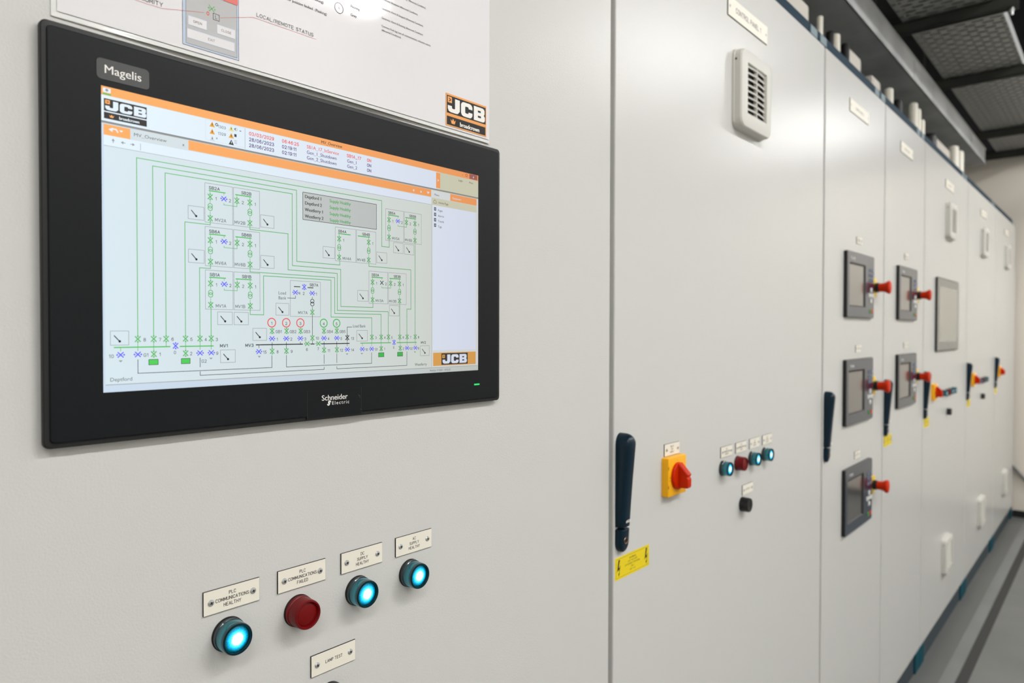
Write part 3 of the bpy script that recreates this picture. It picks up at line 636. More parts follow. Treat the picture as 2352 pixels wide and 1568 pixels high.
# ------------------------------------------------------------------ laminated sheet above the monitor
def laminated_sheet():
    t = thing('laminated_sheet', 0, .44, 'white laminated instruction sheet fixed to the door above the large monitor', 'poster')
    zz = -.44
    # film: clear edge all round, lifting a little from the door along its lower rim
    b = MB(); N = 40; v = []; f = []
    for i in range(N + 1):
        x = -.0300 + (.4372 + .0300) * i / N
        lift = -.0034 * math.sin(PI * min(1, i / N * 1.15)) ** 2 - .0004; fl = -.0006 - .0010 * max(0.0, min(1.0, (x + .03) / .2))
        for (z, k) in ((.2748 + zz, 1.0), (.2770 + zz, .6), (.2788 + zz, 0), (.34 + zz, 0), (.60 + zz, 0)): v.append((x, fl + lift * k, z))
    for i in range(N):
        for j in range(4):
            a = i * 5 + j; f.append((a, a + 5, a + 6, a + 1))
    b.add(v, f, M['film']); b.build('film', t, smooth=60)
    def py(x, z):
        return -.0012 - .0012 * max(0.0, min(1.0, (x + .03) / .2))
    b = MB(); N = 40; zs = (.2792, .2830, .290, .30, .32, .34, .46, .598); v = []; f = []
    for i in range(N + 1):
        x = -.0262 + (.4362 + .0262) * i / N
        for z in zs: v.append((x, py(x, z), z + zz))
    n = len(zs)
    for i in range(N):
        for j in range(n - 1):
            a = i * n + j; f.append((a, a + n, a + n + 1, a + 1))
    b.add(v, f, M['paper']); b.build('sheet', t, smooth=60)
    # prints follow the sheet
    b = MB()
    Yk = lambda k: -.00004 * k
    K = [0]
    def rect(x0, x1, z0, z1, k, m): b.rect(x0, x1, z0, z1, Yk(k), M[m])
    def out(x0, x1, z0, z1, k, m, w=.0004): b.outline(x0, x1, z0, z1, w, Yk(k), M[m])
    def T(s_, x, z, cap, m='black_ink', a='L', k=6, **kw):
        if all(q in GL for q in s_): b.caps(s_, x, z, cap, Yk(k), M[m], a, kw.get('sx', 1.0) * .95, .1)
        else: b.text(s_, x, z, cap, Yk(k), M[m], a, **kw)
    rect(.0645, .1133, .2828, .375, 1, 'panel_blue'); out(.0645, .1133, .2828, .375, 2, 'dim_ink', .0003); rect(.0672, .1115, .2846, .330, 2, 'panel_grey'); out(.0672, .1115, .2846, .330, 3, 'dim_ink', .0002)
    rect(.0995, .1125, .3302, .345, 4, 'red_print')
    for (x0, x1, z0, z1, s_) in ((.0690, .0849, .3002, .3078, 'OPEN'), (.0937, .1101, .3004, .3082, 'CLOSE'), (.0682, .1095, .2893, .2970, 'EXIT')):
        rect(x0, x1, z0, z1, 4, 'btn_print'); out(x0, x1, z0, z1, 5, 'panel_blue', .0004); T(s_, (x0 + x1) / 2, (z0 + z1) / 2, .0021, 'dim_ink', 'C')
    for q in (1, -1): b.stroke([(.0868, .3197 - q * .0026), (.0916, .3197 + q * .0026)], .0006, Yk(5), M['green_print']); b.disc(.0892 + q * .0026, .3197, .0007, Yk(5), M['green_print'], 10)
    b.ring(.0858, .3146, .0010, .0007, Yk(5), M['red_print'], 12, 1.3); out(.0903, .0957, .3112, .3163, 5, 'dim_ink', .0004); T('L', .0930, .3138, .0030, 'dim_ink', 'C')
    b.v = [(x, y + py(x, z) - .0001, z + zz) for (x, y, z) in b.v]
    b.build('printed_dialog', t); b = MB()
    b.stroke([(.0000, .3052), (.0480, .3061), (.0824, .3143)], .00025, Yk(6), M['red_print']); b.stroke([(.0965, .3144), (.1267, .3250), (.1919, .3254)], .00025, Yk(6), M['red_print'])
    T('PRIORITY', .0487, .3090, .0036, 'dim_ink', 'R', sx=1.0); T('LOCAL/REMOTE STATUS', .1304, .3284, .0034, 'dim_ink', sx=1.05)
    T('Generator position faulted  (Flashing)', .2037, .3532, .0026, 'black_ink', 'R', sx=1.0); T('(Flashing)', .2000, .3632, .0026, 'black_ink', 'R')
    T('Generator Starting', .2000, .3735, .0026, 'black_ink', 'R')
    b.ring(.2178, .3640, .0050, .0004, Yk(6), M['dim_ink'], 28); T('G', .2178, .3640, .0018, 'dim_ink', 'C'); T('Grey', .2316, .3626, .0026)
    b.ring(.2178, .3810, .0050, .0004, Yk(6), M['dim_ink'], 28); T('G', .2178, .3810, .0018, 'dim_ink', 'C'); T('Red', .2316, .3790, .0026); T('Flashing', .2316, .3710, .0026)
    b.v = [(x, y + py(x, z) - .0001, z + zz) for (x, y, z) in b.v]
    b.build('printed_captions', t); b = MB()
    for (z, s_) in ((.4140, 'Generator Available & Stopped (Normal Condition)'), (.4030, 'Generator Available & Running  (Abnormal Condition)'), (.3920, 'Generator Shutdown (Abnormal Condition)'), (.3822, 'Generator Alarm & Stopped (Abnormal Condition)'),
                    (.3724, 'Generator Alarm & Running (Abnormal Condition)'), (.3640, 'Common Fault (eg Loss of communications, unknown status)'), (.3597, '(Abnormal Conditions)')):
        T(s_, .2707, z, .0021, 'black_ink', sx=.96)
    b.v = [(x, y + py(x, z) - .0001, z + zz) for (x, y, z) in b.v]
    b.build('printed_list', t)
    # badge sticker
    b = MB()
    rect(.3630, .4306, .2813, .3181, 7, 'orange_print'); rect(.3645, .4293, .2960, .3160, 8, 'black_ink'); rect(.3645, .4290, .2827, .2925, 8, 'black_ink')
    x0, x1, z0, z1 = .3660, .4280, .2975, .3140
    for poly, a, q in JCB: b.flat([(x0 + (a + p[0] * (q - a)) * (x1 - x0), z0 + p[1] * (z1 - z0)) for p in poly], Yk(9), M['white_ink'])
    for (p0, p1, q0, q1) in ((.36, .62, .62, .76), (.36, .64, .25, .39)): rect(x0 + (.69 + p0 * .31) * (x1 - x0), x0 + (.69 + p1 * .31) * (x1 - x0), z0 + q0 * (z1 - z0), z0 + q1 * (z1 - z0), 10, 'black_ink')
    rect(.3658, .3725, .3080, .3148, 10, 'orange_print'); b.stroke([(.3678, .3132), (.3705, .3114), (.3678, .3096)], .0010, Yk(11), M['black_ink'])
    s_ = .0042; u, q = .3745, .2877
    b.flat([(u - s_, q + .5 * s_), (u - .45 * s_, q), (u, q + .8 * s_), (u + .45 * s_, q), (u + s_, q + .5 * s_), (u + .6 * s_, q - .7 * s_), (u - .6 * s_, q - .7 * s_)], Yk(9), M['orange_print'])
    T('broadcrown', .4020, .2870, .0052, 'white_ink', 'C', k=9, bold=.05, sx=.93)
    b.v = [(x, y + py(x, z) - .0001, z + zz) for (x, y, z) in b.v]
    b.build('badge_sticker', t)
laminated_sheet()

# ------------------------------------------------------------------ engraved plates
def plate_mesh(lines, w=.052, h=.0208, th=.0016, cap=.0033, sx=.80, ink='black_ink'):
    b = MB(); b.box(-w / 2, w / 2, -th * .8, 0, -h / 2, h / 2, M['plate_core']); b.box(-w / 2 + .0003, w / 2 - .0003, -th, -th * .8, -h / 2 + .0003, h / 2 - .0003, M['plate'])
    n = len(lines); pitch = cap * 1.45
    for k, s_ in enumerate(lines): b.caps(s_, 0, ((n - 1) / 2 - k) * pitch, cap, -th - .00003, M[ink], 'C', sx=sx * .95, weight=.145)
    return b
def screw_mesh(x, z, r=.0021, y=-.0016):
    b = MB(); b.lathe([(r, y), (r, y - .0004), (r * .8, y - .0011), (r * .45, y - .0014)], x, z, M['steel'], 20)
    for a in (.4, .4 + PI / 2):
        dx, dz = math.cos(a) * r * .5, math.sin(a) * r * .5
        b.stroke([(x - dx, z - dz), (x + dx, z + dz)], r * .28, y - .00145, M['black'])
    return b
SCREW = {}
def plate(x, z, lines, label, group=None, **kw):
    t = thing('label_plate', x, z, label, 'label', group)
    w = kw.get('w', .052); plate_mesh(lines, **kw).build('plate', t)
    for s_ in (-1, 1):
        key = (round(w, 3), s_)
        if key not in SCREW:
            k_ = (.0066 if w < .1 else .008)
            SCREW[key] = screw_mesh(s_ * (w / 2 - k_), 0, .0028 if w < .1 else .0032).build('screw', t, smooth=30)
        else:
            c = SCREW[key].copy(); C.objects.link(c); c.parent = t
    return t
TXT = [['PLC', 'COMMUNICATIONS', 'HEALTHY'], ['PLC', 'COMMUNICATIONS', 'FAILED'], ['DC', 'SUPPLY', 'HEALTHY'], ['AC', 'SUPPLY', 'HEALTHY']]
for k in range(4):
    plate(.1055 + .0702 * k, -.1864, TXT[k], 'cream engraved plate reading %s under the large monitor' % ' '.join(TXT[k]), 'engraved plates over the foreground lamps')
plate(.2110, -.2778, ['LAMP TEST'], 'cream engraved plate reading LAMP TEST in the foreground', 'engraved plates over the foreground lamps')
WH = ['first', 'second', 'third', 'fourth']
for k in range(4):
    plate(1.1275 + .0695 * k, -.1895, TXT[k], 'small cream plate, %s of four over the lamps right of the yellow isolator' % WH[k], 'engraved plates over the second cabinet lamps', w=.053, sx=.74)
plate(1.2315, -.2805, ['LAMP TEST'], 'small cream plate above the black button on the cabinet with the yellow isolator', 'engraved plates over the second cabinet lamps', w=.053)
plate(.9045, -.1570, ['RELAY', 'UPS', 'SUPPLY'], 'cream plate just above the large yellow and red isolator', None, w=.053)
plate(1.2180, .6790, ['CONTROL PANEL 1'], 'long cream nameplate above the nearest ventilation grille', None, w=.198, h=.038, th=.0022, cap=.011, sx=.95, ink='dim_ink')
plate(2.020, .6805, ['CONTROL PANEL 2'], 'long cream nameplate near the top of the cabinet with three controllers', None, w=.190, h=.036, th=.002, cap=.007, sx=.95, ink='dim_ink')
plate(2.610, .6805, ['CONTROL PANEL 3'], 'long cream nameplate near the top of the cabinet with two controllers', None, w=.180, h=.036, th=.002, cap=.007, sx=.95, ink='dim_ink')
plate(3.420, .6805, ['CONTROL PANEL 4'], 'far cream nameplate above the grille over the blank operator panel', None, w=.190, h=.036, th=.002, cap=.007, sx=.95, ink='dim_ink')
plate(4.400, .6805, ['CONTROL PANEL 5'], 'far cream nameplate on the last cabinet but one', None, w=.190, h=.036, th=.002, cap=.007, sx=.95, ink='dim_ink')
plate(5.380, .6805, ['CONTROL PANEL 6'], 'farthest cream nameplate, on the last cabinet of the row', None, w=.190, h=.036, th=.002, cap=.007, sx=.95, ink='dim_ink')
for (x, z, s_) in ((2.030, .309, 'top'), (2.030, -.005, 'middle'), (2.030, -.3145, 'bottom')):
    plate(x, z, ['GENERATOR', 'CONTROL'], 'tiny cream plate above the %s controller on the cabinet with three controllers' % s_, 'tiny plates above the controllers', w=.053, sx=.7)
for (x, z, s_) in ((2.620, .309, 'upper'), (2.620, -.004, 'lower')):
    plate(x, z, ['GENERATOR', 'CONTROL'], 'tiny cream plate above the %s controller on the cabinet with two controllers' % s_, 'tiny plates above the controllers', w=.053, sx=.7)

# ------------------------------------------------------------------ indicator lamps and push buttons
def lamp(x, z, lit, label, group):
    t = thing('indicator_lamp', x, z, label, 'indicator lamp', group)
    b = MB(); b.lathe([(.0150, 0), (.0150, -.0012), (.0147, -.0016)], 0, 0, M['black'], 48); b.build('gasket', t, smooth=30)
    b = MB(); cm = M['collar_teal'] if lit else M['collar_red']
    b.lathe([(.0144, -.0012), (.0145, -.0050), (.0138, -.0056), (.0139, -.0105), (.0137, -.0162), (.0134, -.0174)], 0, 0, cm, 56, cap1=False); b.build('collar', t, smooth=40)
    rm = M['rim_teal'] if lit else M['collar_red']
    b = MB(); b.lathe([(.0134, -.0174), (.0130, -.0180), (.0120, -.0181), (.0114, -.0174), (.0109, -.0148)], 0, 0, rm, 56, cap1=False); b.build('rim', t, smooth=50)
    b = MB(); b.lathe([(.0110, -.0152), (.0098, -.0158), (.0075, -.0163), (.0048, -.0167), (.002, -.0168), (.0002, -.0168)], 0, 0, M['lens_lit'] if lit else M['lens_red'], 56); b.build('lens', t, smooth=60)
    return t
LD = ['lit blue-green indicator lamp under the PLC COMMUNICATIONS HEALTHY plate in the foreground', 'unlit dark red indicator lamp under the PLC COMMUNICATIONS FAILED plate in the foreground',
      'lit blue-green indicator lamp under the DC SUPPLY HEALTHY plate in the foreground', 'lit blue-green indicator lamp under the AC SUPPLY HEALTHY plate in the foreground']
LG = 'round indicator lamps on the cabinet doors'
lt = lamp(.1020, -.2185, True, LD[0], LG); lr = lamp(.1715, -.2185, False, LD[1], LG)
copy_thing(lt, .2405, -.2185, LD[2]); copy_thing(lt, .3105, -.2185, LD[3])
for k in range(4):
    nm = 'unlit red' if k == 1 else 'lit blue-green'
    copy_thing(lr if k == 1 else lt, 1.110 + .0702 * k, -.2205, '%s lamp, %s of four in the row right of the nearest yellow isolator' % (nm, WH[k]))
for k in range(4):
    nm = 'unlit red' if k == 1 else 'lit blue-green'
    copy_thing(lr if k == 1 else lt, 3.320 + .0702 * k, -.2205, 'tiny blurred %s lamp, %s of four below the blank operator panel' % (nm, WH[k]))
for k in range(4):
    nm = 'unlit red' if k == 1 else 'lit blue-green'
    copy_thing(lr if k == 1 else lt, 4.300 + .0702 * k, -.2205, 'tiny blurred %s lamp, %s of four on the last cabinet but one' % (nm, WH[k]))
def button(x, z, label):
    t = thing('push_button', x, z, label, 'push button', 'black lamp test buttons')
    b = MB(); b.lathe([(.0148, 0), (.0148, -.0060), (.0144, -.0068), (.0145, -.0150), (.0138, -.0172), (.0124, -.0174)], 0, 0, M['collar_black'], 48, cap1=False); b.build('collar', t, smooth=40)
    b = MB(); b.lathe([(.0125, -.0162), (.0115, -.0172), (.006, -.0165), (.0005, -.0163)], 0, 0, M['black'], 40); b.build('button_cap', t, smooth=50)
    return t
bt = button(.2065, -.3150, 'black push button below the LAMP TEST plate, cut off by the picture bottom')
copy_thing(bt, 1.205, -.3080, 'black push button on the cabinet with the nearest yellow isolator')
copy_thing(bt, 3.418, -.3080, 'small blurred black push button below the blank operator panel')
copy_thing(bt, 4.395, -.3080, 'tiny blurred black push button on the last cabinet but one')

# ------------------------------------------------------------------ isolator switches
def isolator(x, z, label):
    t = thing('isolator_switch', x, z, label, 'switch', 'yellow and red rotary isolators')
    b = MB(); b.solid(rrect(0, 0, .0650, .0665, .0025, 4), 0, 0, 0, -.0125, M['yellow'], .0015)
    for q in (.016, -.016): b.solid(rrect(0, 0, .001, .006, .0004, 2), -.0312, q, -.0123, -.0127, M['plate_core'])
    b.text('I', 0, .0265, .003, -.01255, M['black_ink']); b.text('O', -.0265, 0, .003, -.01255, M['black_ink'], bold=.03); b.text('OFF', -.0268, -.005, .002, -.01255, M['black_ink'])
    b.build('base', t, smooth=30, fix=True)
    b = MB(); b.lathe([(.0232, -.0123), (.0232, -.0165), (.0222, -.0178)], 0, 0, M['red'], 48); b.build('dial', t, smooth=30)
    prof = [(-.0175, .0215), (-.0185, .0228), (-.0330, .0078), (-.0355, .0050), (-.0352, .0030), (-.0335, .0008), (-.0338, -.0010), (-.0356, -.0028), (-.0356, -.0150), (-.0340, -.0185), (-.0175, -.0195)]
    b = MB(); rings = []
    for (xx, s_) in ((-.0068, .90), (-.0056, 1.0), (.0056, 1.0), (.0068, .90)):
        cy_, cz_ = -.022, -.001
        rings.append([(xx, cy_ + (y - cy_) * (s_ if y < cy_ else 1), cz_ + (zz - cz_) * s_) for y, zz in prof])
    b.loft(rings, M['red']); b.build('grip', t, smooth=20, fix=True)
    return t
iso = isolator(.9035, -.2015, 'large yellow isolator with red rotary grip on the second cabinet')
copy_thing(iso, 3.105, -.2015, 'blurred yellow isolator with red grip just below the blank operator panel')
copy_thing(iso, 4.085, -.2015, 'small blurred yellow isolator with red grip on the last cabinet but one')
copy_thing(iso, 5.070, -.2015, 'farthest tiny yellow isolator with red grip, on the last cabinet')

# ------------------------------------------------------------------ warning labels
def warning(x, z, label):
    t = thing('warning_label', x, z, label, 'sign', 'yellow warning labels under the door handles')
    b = MB(); b.box(-.052, .052, -.0003, 0, -.0175, .0175, M['yellow_label']); Y = -.00036
    b.outline(-.0485, .0485, -.0145, .0145, .00035, Y, M['dim_ink'])
    for cx_ in (-.0415, .0415):
        p = [(.0010, .0135), (.0042, .0135), (.0012, .0010), (.0050, .0045), (.0052, .0030), (.0014, -.0085), (.0030, -.0080), (.0006, -.0130), (-.0012, -.0080), (.0004, -.0085), (.0022, .0008), (-.0050, -.0045), (-.0046, -.0035)]
        b.flat([(cx_ + a - .0004, c) for a, c in ((.0000, .0132), (.0042, .0132), (.0008, .0012), (-.0034, -.0026))], Y, M['black_ink'])
        b.flat([(cx_ + a, c) for a, c in ((-.0054, -.0052), (.0012, -.0010), (.0008, .0016), (-.0036, -.0020))], Y, M['black_ink'])
        b.flat([(cx_ + a, c) for a, c in ((-.0006, -.0016), (.0052, .0046), (.0044, .0016), (.0002, -.0034))], Y, M['black_ink'])
        b.flat([(cx_ + a, c) for a, c in ((.0026, .0012), (.0052, .0046), (.0020, -.0080), (.0008, -.0080))], Y, M['black_ink'])
        b.flat([(cx_ + a, c) for a, c in ((-.0008, -.0080), (.0036, -.0074), (.0006, -.0132))], Y, M['black_ink'])
    for k, (s_, cap) in enumerate((('WARNING', .0032), ('LIVE VOLTAGES', .0026), ('AUTHORISED PERSONNEL', .0026), ('ONLY', .0026), ('230 V AC', .0026))):
        b.caps(s_, 0, .0095 - .0047 * k, cap, Y, M['dim_ink'], sx=1.0)
    b.build('sticker', t)
    return t
wl = warning(.7780, -.3225, 'yellow high voltage warning sticker below the large blue handle')
copy_thing(wl, 2.385, -.3150, 'blurred yellow warning sticker below the handle left of the two controllers')
copy_thing(wl, 2.990, -.3150, 'blurred yellow warning sticker left of the blank operator panel, below a handle')
copy_thing(wl, 3.985, -.3150, 'faint yellow warning sticker on the last cabinet but one')
copy_thing(wl, 4.965, -.3150, 'faintest yellow warning sticker, on the last cabinet of the row')

# ------------------------------------------------------------------ ventilation grilles
def grille(x, z, label):
    t = thing('ventilation_grille', x, z, label, 'vent', 'square plastic ventilation grilles')
    G = M['grille']; W = .158
    def ring(w, h, r, y, oz=0): return [(p[0], y, p[1] + oz) for p in rrect(0, 0, w, h, r, 6)]
    b = MB()
    b.loft([ring(W, W, .020, 0), ring(W, W, .020, -.004), ring(W - .002, W - .002, .0195, -.005), ring(W - .003, W - .003, .019, -.0055), ring(W - .004, W - .004, .019, -.0165), ring(W - .008, W - .008, .018, -.0195), ring(W - .014, W - .014, .016, -.0202),
            ring(.098, .100, .002, -.0205, .002), ring(.096, .098, .002, -.0125, .002)], G, cap1=False)
    b.build('cover', t, smooth=28, fix=True)
    b = MB(); b.rect(-.049, .049, -.048, .052, -.0118, M['black']); b.build('filter_mat', t)
    b = MB()
    for k in range(9):
        z0 = .0500 - .0120 * k - .003
        rings = []
        for i in range(13):
            xx = -.048 + .096 * i / 12; dy = -.0035 * math.cos(PI * (i / 12 - .5))
            rings.append([(xx, -.0130, z0 + .0045), (xx, -.0168 + dy, z0 + .0005), (xx, -.0160 + dy, z0 - .0025), (xx, -.0126, z0 + .0015)])
        b.loft(rings, G)
    b.box(-.0016, .0016, -.0195, -.0125, -.047, .051, G)
    b.build('louvres', t, smooth=30, fix=True)
    for q in (.062,):
        b = MB(); b.lathe([(.002, 0), (.002, -.0003)], 0, 0, M['black'], 12)
        o = b.build('release_hole', t); o.rotation_euler = (0, 0, -PI / 2); o.location = (-.0775, -.0080, q - .008)
    return t
gr = grille(1.2210, .5260, 'square ventilation grille nearest the camera, at the top of the second cabinet')
copy_thing(gr, 3.412, .5240, 'upper ventilation grille above the blank operator panel')
copy_thing(gr, 4.385, .5240, 'upper ventilation grille on the last cabinet but one')
copy_thing(gr, 5.370, .5240, 'upper ventilation grille on the last cabinet, farthest away')
copy_thing(gr, 3.405, -.9330, 'lower ventilation grille, largest of those near the floor')
copy_thing(gr, 4.385, -.9330, 'lower ventilation grille near the floor on the last cabinet but one')
copy_thing(gr, 5.370, -.9330, 'farthest lower ventilation grille, near the floor beside the end wall')

# ------------------------------------------------------------------ controllers
def controller(x, z, label):
    t = thing('controller', x, z, label, 'controller', 'blue-grey controllers with displays')
    W, H = .276, .1855
    def ring(x0, x1, z0, z1, r, y): return [(p[0], y, p[1]) for p in rrect((x0 + x1) / 2, (z0 + z1) / 2, x1 - x0, z1 - z0, r, 4)]
    def fx(a): return -W / 2 + a * W
    def fz(a): return H / 2 - a * H
    b = MB()
    b.loft([ring(-W / 2, W / 2, -H / 2, H / 2, .006, 0), ring(-W / 2, W / 2, -H / 2, H / 2, .006, -.0085), ring(-W / 2 + .0015, W / 2 - .0015, -H / 2 + .0015, H / 2 - .0015, .006, -.010)], M['black'], cap1=False)
    b.loft([ring(-W / 2 + .0015, W / 2 - .0015, -H / 2 + .0015, H / 2 - .0015, .006, -.010), ring(fx(.075), fx(.655), fz(.83), fz(.165), .002, -.0103)], M['hmi'], cap0=False, cap1=False)
    b.loft([ring(fx(.075), fx(.655), fz(.83), fz(.165), .002, -.0103), ring(fx(.085), fx(.620), fz(.815), fz(.195), .002, -.0070)], M['black'], cap0=False, cap1=False)
    b.text('ComAp', fx(.13), fz(.095), .0085, -.01045, M['white_ink'], 'L', bold=.02)
    b.build('housing', t)
    b = MB(); b.flat(rrect((fx(.085) + fx(.62)) / 2, (fz(.815) + fz(.195)) / 2, fx(.62) - fx(.085), fz(.195) - fz(.815), .002, 3), -.0071, M['hmi_glass']); b.build('display', t)
    def keyp(a, q, w, h, m):
        k = MB(); k.solid(rrect(0, 0, w, h, .0015, 3), fx(a), fz(q), -.0100, -.0118, M[m], .0004); k.build('key', t, smooth=30, fix=True)
    for q in (.23, .31, .39): keyp(.83, q, .014, .010, 'key'); keyp(.92, q, .014, .010, 'key')
    keyp(.875, .545, .015, .013, 'key_white'); keyp(.875, .63, .015, .010, 'key_white'); keyp(.80, .63, .013, .012, 'key_white'); keyp(.95, .63, .013, .012, 'key_white'); keyp(.875, .72, .015, .013, 'key_white')
    keyp(.84, .885, .014, .012, 'key_green'); keyp(.925, .885, .014, .012, 'key_red')
    return t
co = controller(2.022, .1775, 'top controller of three, beside the uppermost red stop button')
copy_thing(co, 2.022, -.1265, 'middle controller of three on the third cabinet')
copy_thing(co, 2.022, -.4335, 'lowest controller of the three stacked on the third cabinet')
copy_thing(co, 2.616, .1775, 'upper controller of two, between the three controllers and the blank panel')
copy_thing(co, 2.616, -.1265, 'lower controller of two, between the three controllers and the blank panel')

# ------------------------------------------------------------------ emergency stops
def estop(x, z, label):
    t = thing('emergency_stop_button', x, z, label, 'emergency stop', 'red emergency stop buttons')
    b = MB(); b.lathe([(.030, 0), (.030, -.0014), (.0292, -.0018)], 0, 0, M['estop_yellow'], 48); b.build('yellow_disc', t, smooth=30)
    b = MB(); b.lathe([(.0148, -.0018), (.0148, -.0130), (.0138, -.0140)], 0, 0, M['black'], 40); b.build('collar', t, smooth=30)
    b = MB(); b.lathe([(.0128, -.0138), (.0132, -.0230), (.0150, -.0310), (.0188, -.0370), (.0202, -.0400), (.0200, -.0430), (.0180, -.0450), (.0130, -.0462), (.005, -.0468), (.0004, -.0469)], 0, 0, M['red'], 48); b.build('mushroom_head', t, smooth=50)
    return t
es = estop(2.205, .1805, 'red mushroom stop button beside the top one of three controllers')
copy_thing(es, 2.205, -.1235, 'red mushroom stop button beside the middle one of three controllers')
copy_thing(es, 2.205, -.4320, 'red mushroom stop button beside the bottom one of three controllers')
copy_thing(es, 2.800, .1795, 'red mushroom stop button beside the upper one of two controllers')
copy_thing(es, 2.800, -.1235, 'red mushroom stop button beside the lower one of two controllers')

# ------------------------------------------------------------------ cable trunking above the cabinets
def trunking():
    t = bpy.data.objects.new('cable_trunking', None); C.objects.link(t); t.location = (0, 0, 0)
    tag(t, 'long galvanised cable trunking running above the tops of the cabinets', 'cable trunking')
    zb, zt = 1.137 + Z0, 1.233 + Z0
    b = MB(); b.box(-2.9, 5.37, .120, .124, zb, zt, M['galv']); b.box(-2.9, 5.37, .120, .60, zb, zb + .003, M['galv'])
    b.box(-2.9, 5.37, .596, .60, zb, zt, M['galv']); b.box(5.367, 5.37, .12, .60, zb, zt, M['galv']); b.build('channel', t)
    b = MB(); b.box(-2.9, 5.372, .116, .604, zt, zt + .006, M['galv']); b.build('lid', t)
    b = MB(); b.box(-2.9, 5.37, .1165, .1200, zb - .001, zb + .007, M['galv']); b.build('lower_lip', t)
    for x in (-1.2, .3, 1.8, 3.3, 4.8):
        b = MB(); b.box(x, x + .06, .1175, .1198, zb + .012, zt - .004, M['galv'], .001)
        for q in (.014, .046): b.lathe([(.004, .1175), (.004, .1150)], x + q, zb + .05, M['steel'], 10)
        b.build('joint_plate', t, fix=True)
    for x in (-2.2, .55, 2.3, 4.0, 5.25):
        b = MB(); b.box(x, x + .012, .45, .462, zt, CEIL, M['galv_dark']); b.build('hanger_rod', t)
trunking()

# ------------------------------------------------------------------ perforated tray on its struts
def tray():
    t = bpy.data.objects.new('cable_tray', None); C.objects.link(t)
    tag(t, 'perforated galvanised cable tray crossing above the struts at the top right', 'cable tray')
    z = 1.297 + Z0
    b = MB(); b.box(-2.9, 5.885, -.212, .105, z, z + .0015, M['tray']); b.build('perforated_base', t)
    for (a, c) in ((-.2135, -.212), (.105, .1065)):
        b = MB(); b.box(-2.9, 5.885, a, c, z - .001, z + .045, M['galv']); b.build('side_flange', t)
    t2 = bpy.data.objects.new('black_cable', None)
    for (y, r) in ((-.02, .018), (.03, .015), (.075, .016)):
        b = MB(); N = 12
        b.loft([[(x, y + .004 * math.sin(x * 1.7 + y * 30) + r * math.cos(2 * PI * k / N), z + .003 + r + r * math.sin(2 * PI * k / N)) for k in range(N)] for x in [-2.9 + .22 * i for i in range(40)]], M['dark_cable'])
        o = b.build('power_cable', None, smooth=60)
        tag(o, 'black power cable lying in the perforated tray', 'cable', 'black cables lying in the tray')
tray()
def strut(x, y0, label):
    t = thing('support_strut', x, 1.252, label, 'strut', 'steel struts under the cable tray')
    b = MB()
    b.box(-.0205, -.0180, y0, .84, 0, .041, M['galv_dark']); b.box(.0180, .0205, y0, .84, 0, .041, M['galv_dark'])
    b.box(-.0205, .0205, y0, .84, .0385, .041, M['galv_dark']); b.box(-.0205, -.011, y0, .84, 0, .0025, M['galv_dark']); b.box(.011, .0205, y0, .84, 0, .0025, M['galv_dark'])
    b.build('channel', t)
    b = MB(); n = 10; r = .005
    b.loft([[(r * math.cos(2 * PI * k / n), y0 + .02 + r * math.sin(2 * PI * k / n), zz) for k in range(n)] for zz in (-.022, CEIL - 1.252 - Z0)], M['steel'])
    b.loft([[(.009 * math.cos(2 * PI * k / 6), y0 + .02 + .009 * math.sin(2 * PI * k / 6), zz) for k in range(6)] for zz in (-.009, -.001)], M['steel']); b.build('threaded_rod', t, smooth=40)
for (x, y0, s_) in ((3.045, -.275, 'nearest dark strut under the tray with a threaded rod at its end'), (3.905, -.285, 'second dark strut under the tray, above the blank operator panel'),
                    (5.130, -.29, 'third dark strut under the tray, near the end of the trunking'), (5.800, -.30, 'farthest dark strut, just in front of the end wall')):
    strut(x, y0, s_)
for k, x in enumerate((3.14, 4.02)):
    b = MB(); b.box(0, .028, -.075, .030, 0, .001, M['orange_print'])
    o = b.build('tray_sticker'); o.location = (x, .02, 1.2945 + Z0)
    tag(o, ('faded orange sticker on the tray just beyond the nearest strut', 'faded orange sticker on the tray just beyond the second strut')[k], 'sticker', 'orange stickers on the cable tray')

# ------------------------------------------------------------------ things standing on the cabinet tops
TOP = .826
def gland_box(x0, x1, zt, label, y=.122):
    t = thing('gland_box', (x0 + x1) / 2, TOP - .002, label, 'box', 'cream boxes on the cabinet tops', y=y)
    w = x1 - x0; h = zt - TOP
    b = MB(); b.box(-w / 2, w / 2, 0, .05, 0, h, M['cream_box'], .003); b.build('housing', t, fix=True)
    b = MB(); b.box(-w / 2 + .008, w / 2 - .008, -.0025, .0005, .008, h - .008, M['cream_box'], .001); b.build('cover', t, fix=True)
gland_box(1.700, 1.950, .998, 'cream box on the cabinet top nearest the camera')
gland_box(2.335, 2.490, .998, 'cream box on top of the cabinet with two controllers')
gland_box(2.640, 2.750, .985, 'low cream box on the cabinet top right of the second seam')
gland_box(3.720, 4.150, .995, 'longest cream box, on the far cabinet tops before the pale conduits')
def upright(x, w, zt, mat, label, name='conduit', y=.12, cat='conduit', group='pale conduits rising from the cabinet tops'):
    t = thing(name, x, TOP - .002, label, cat, group, y=y)
    h = zt - TOP; n = 20; r = w * .30
    b = MB(); b.loft([[(q * r * math.cos(2 * PI * k / n), q * r * math.sin(2 * PI * k / n), zz) for k in range(n)] for q, zz in ((1, 0), (1, h - r * .5), (.85, h - r * .2), (.4, h))], mat); b.build('tube', t, smooth=50)
    b = MB(); b.loft([[(q * r * math.cos(2 * PI * k / n), q * r * math.sin(2 * PI * k / n), zz) for k in range(n)] for q, zz in ((1.2, 0), (1.2, .022), (1.08, .026))], M['black'] if mat != M['dark_cable'] else M['steel']); b.build('gland_nut', t, smooth=30)
T_ = M['cream_tube']; D_ = M['dark_cable']
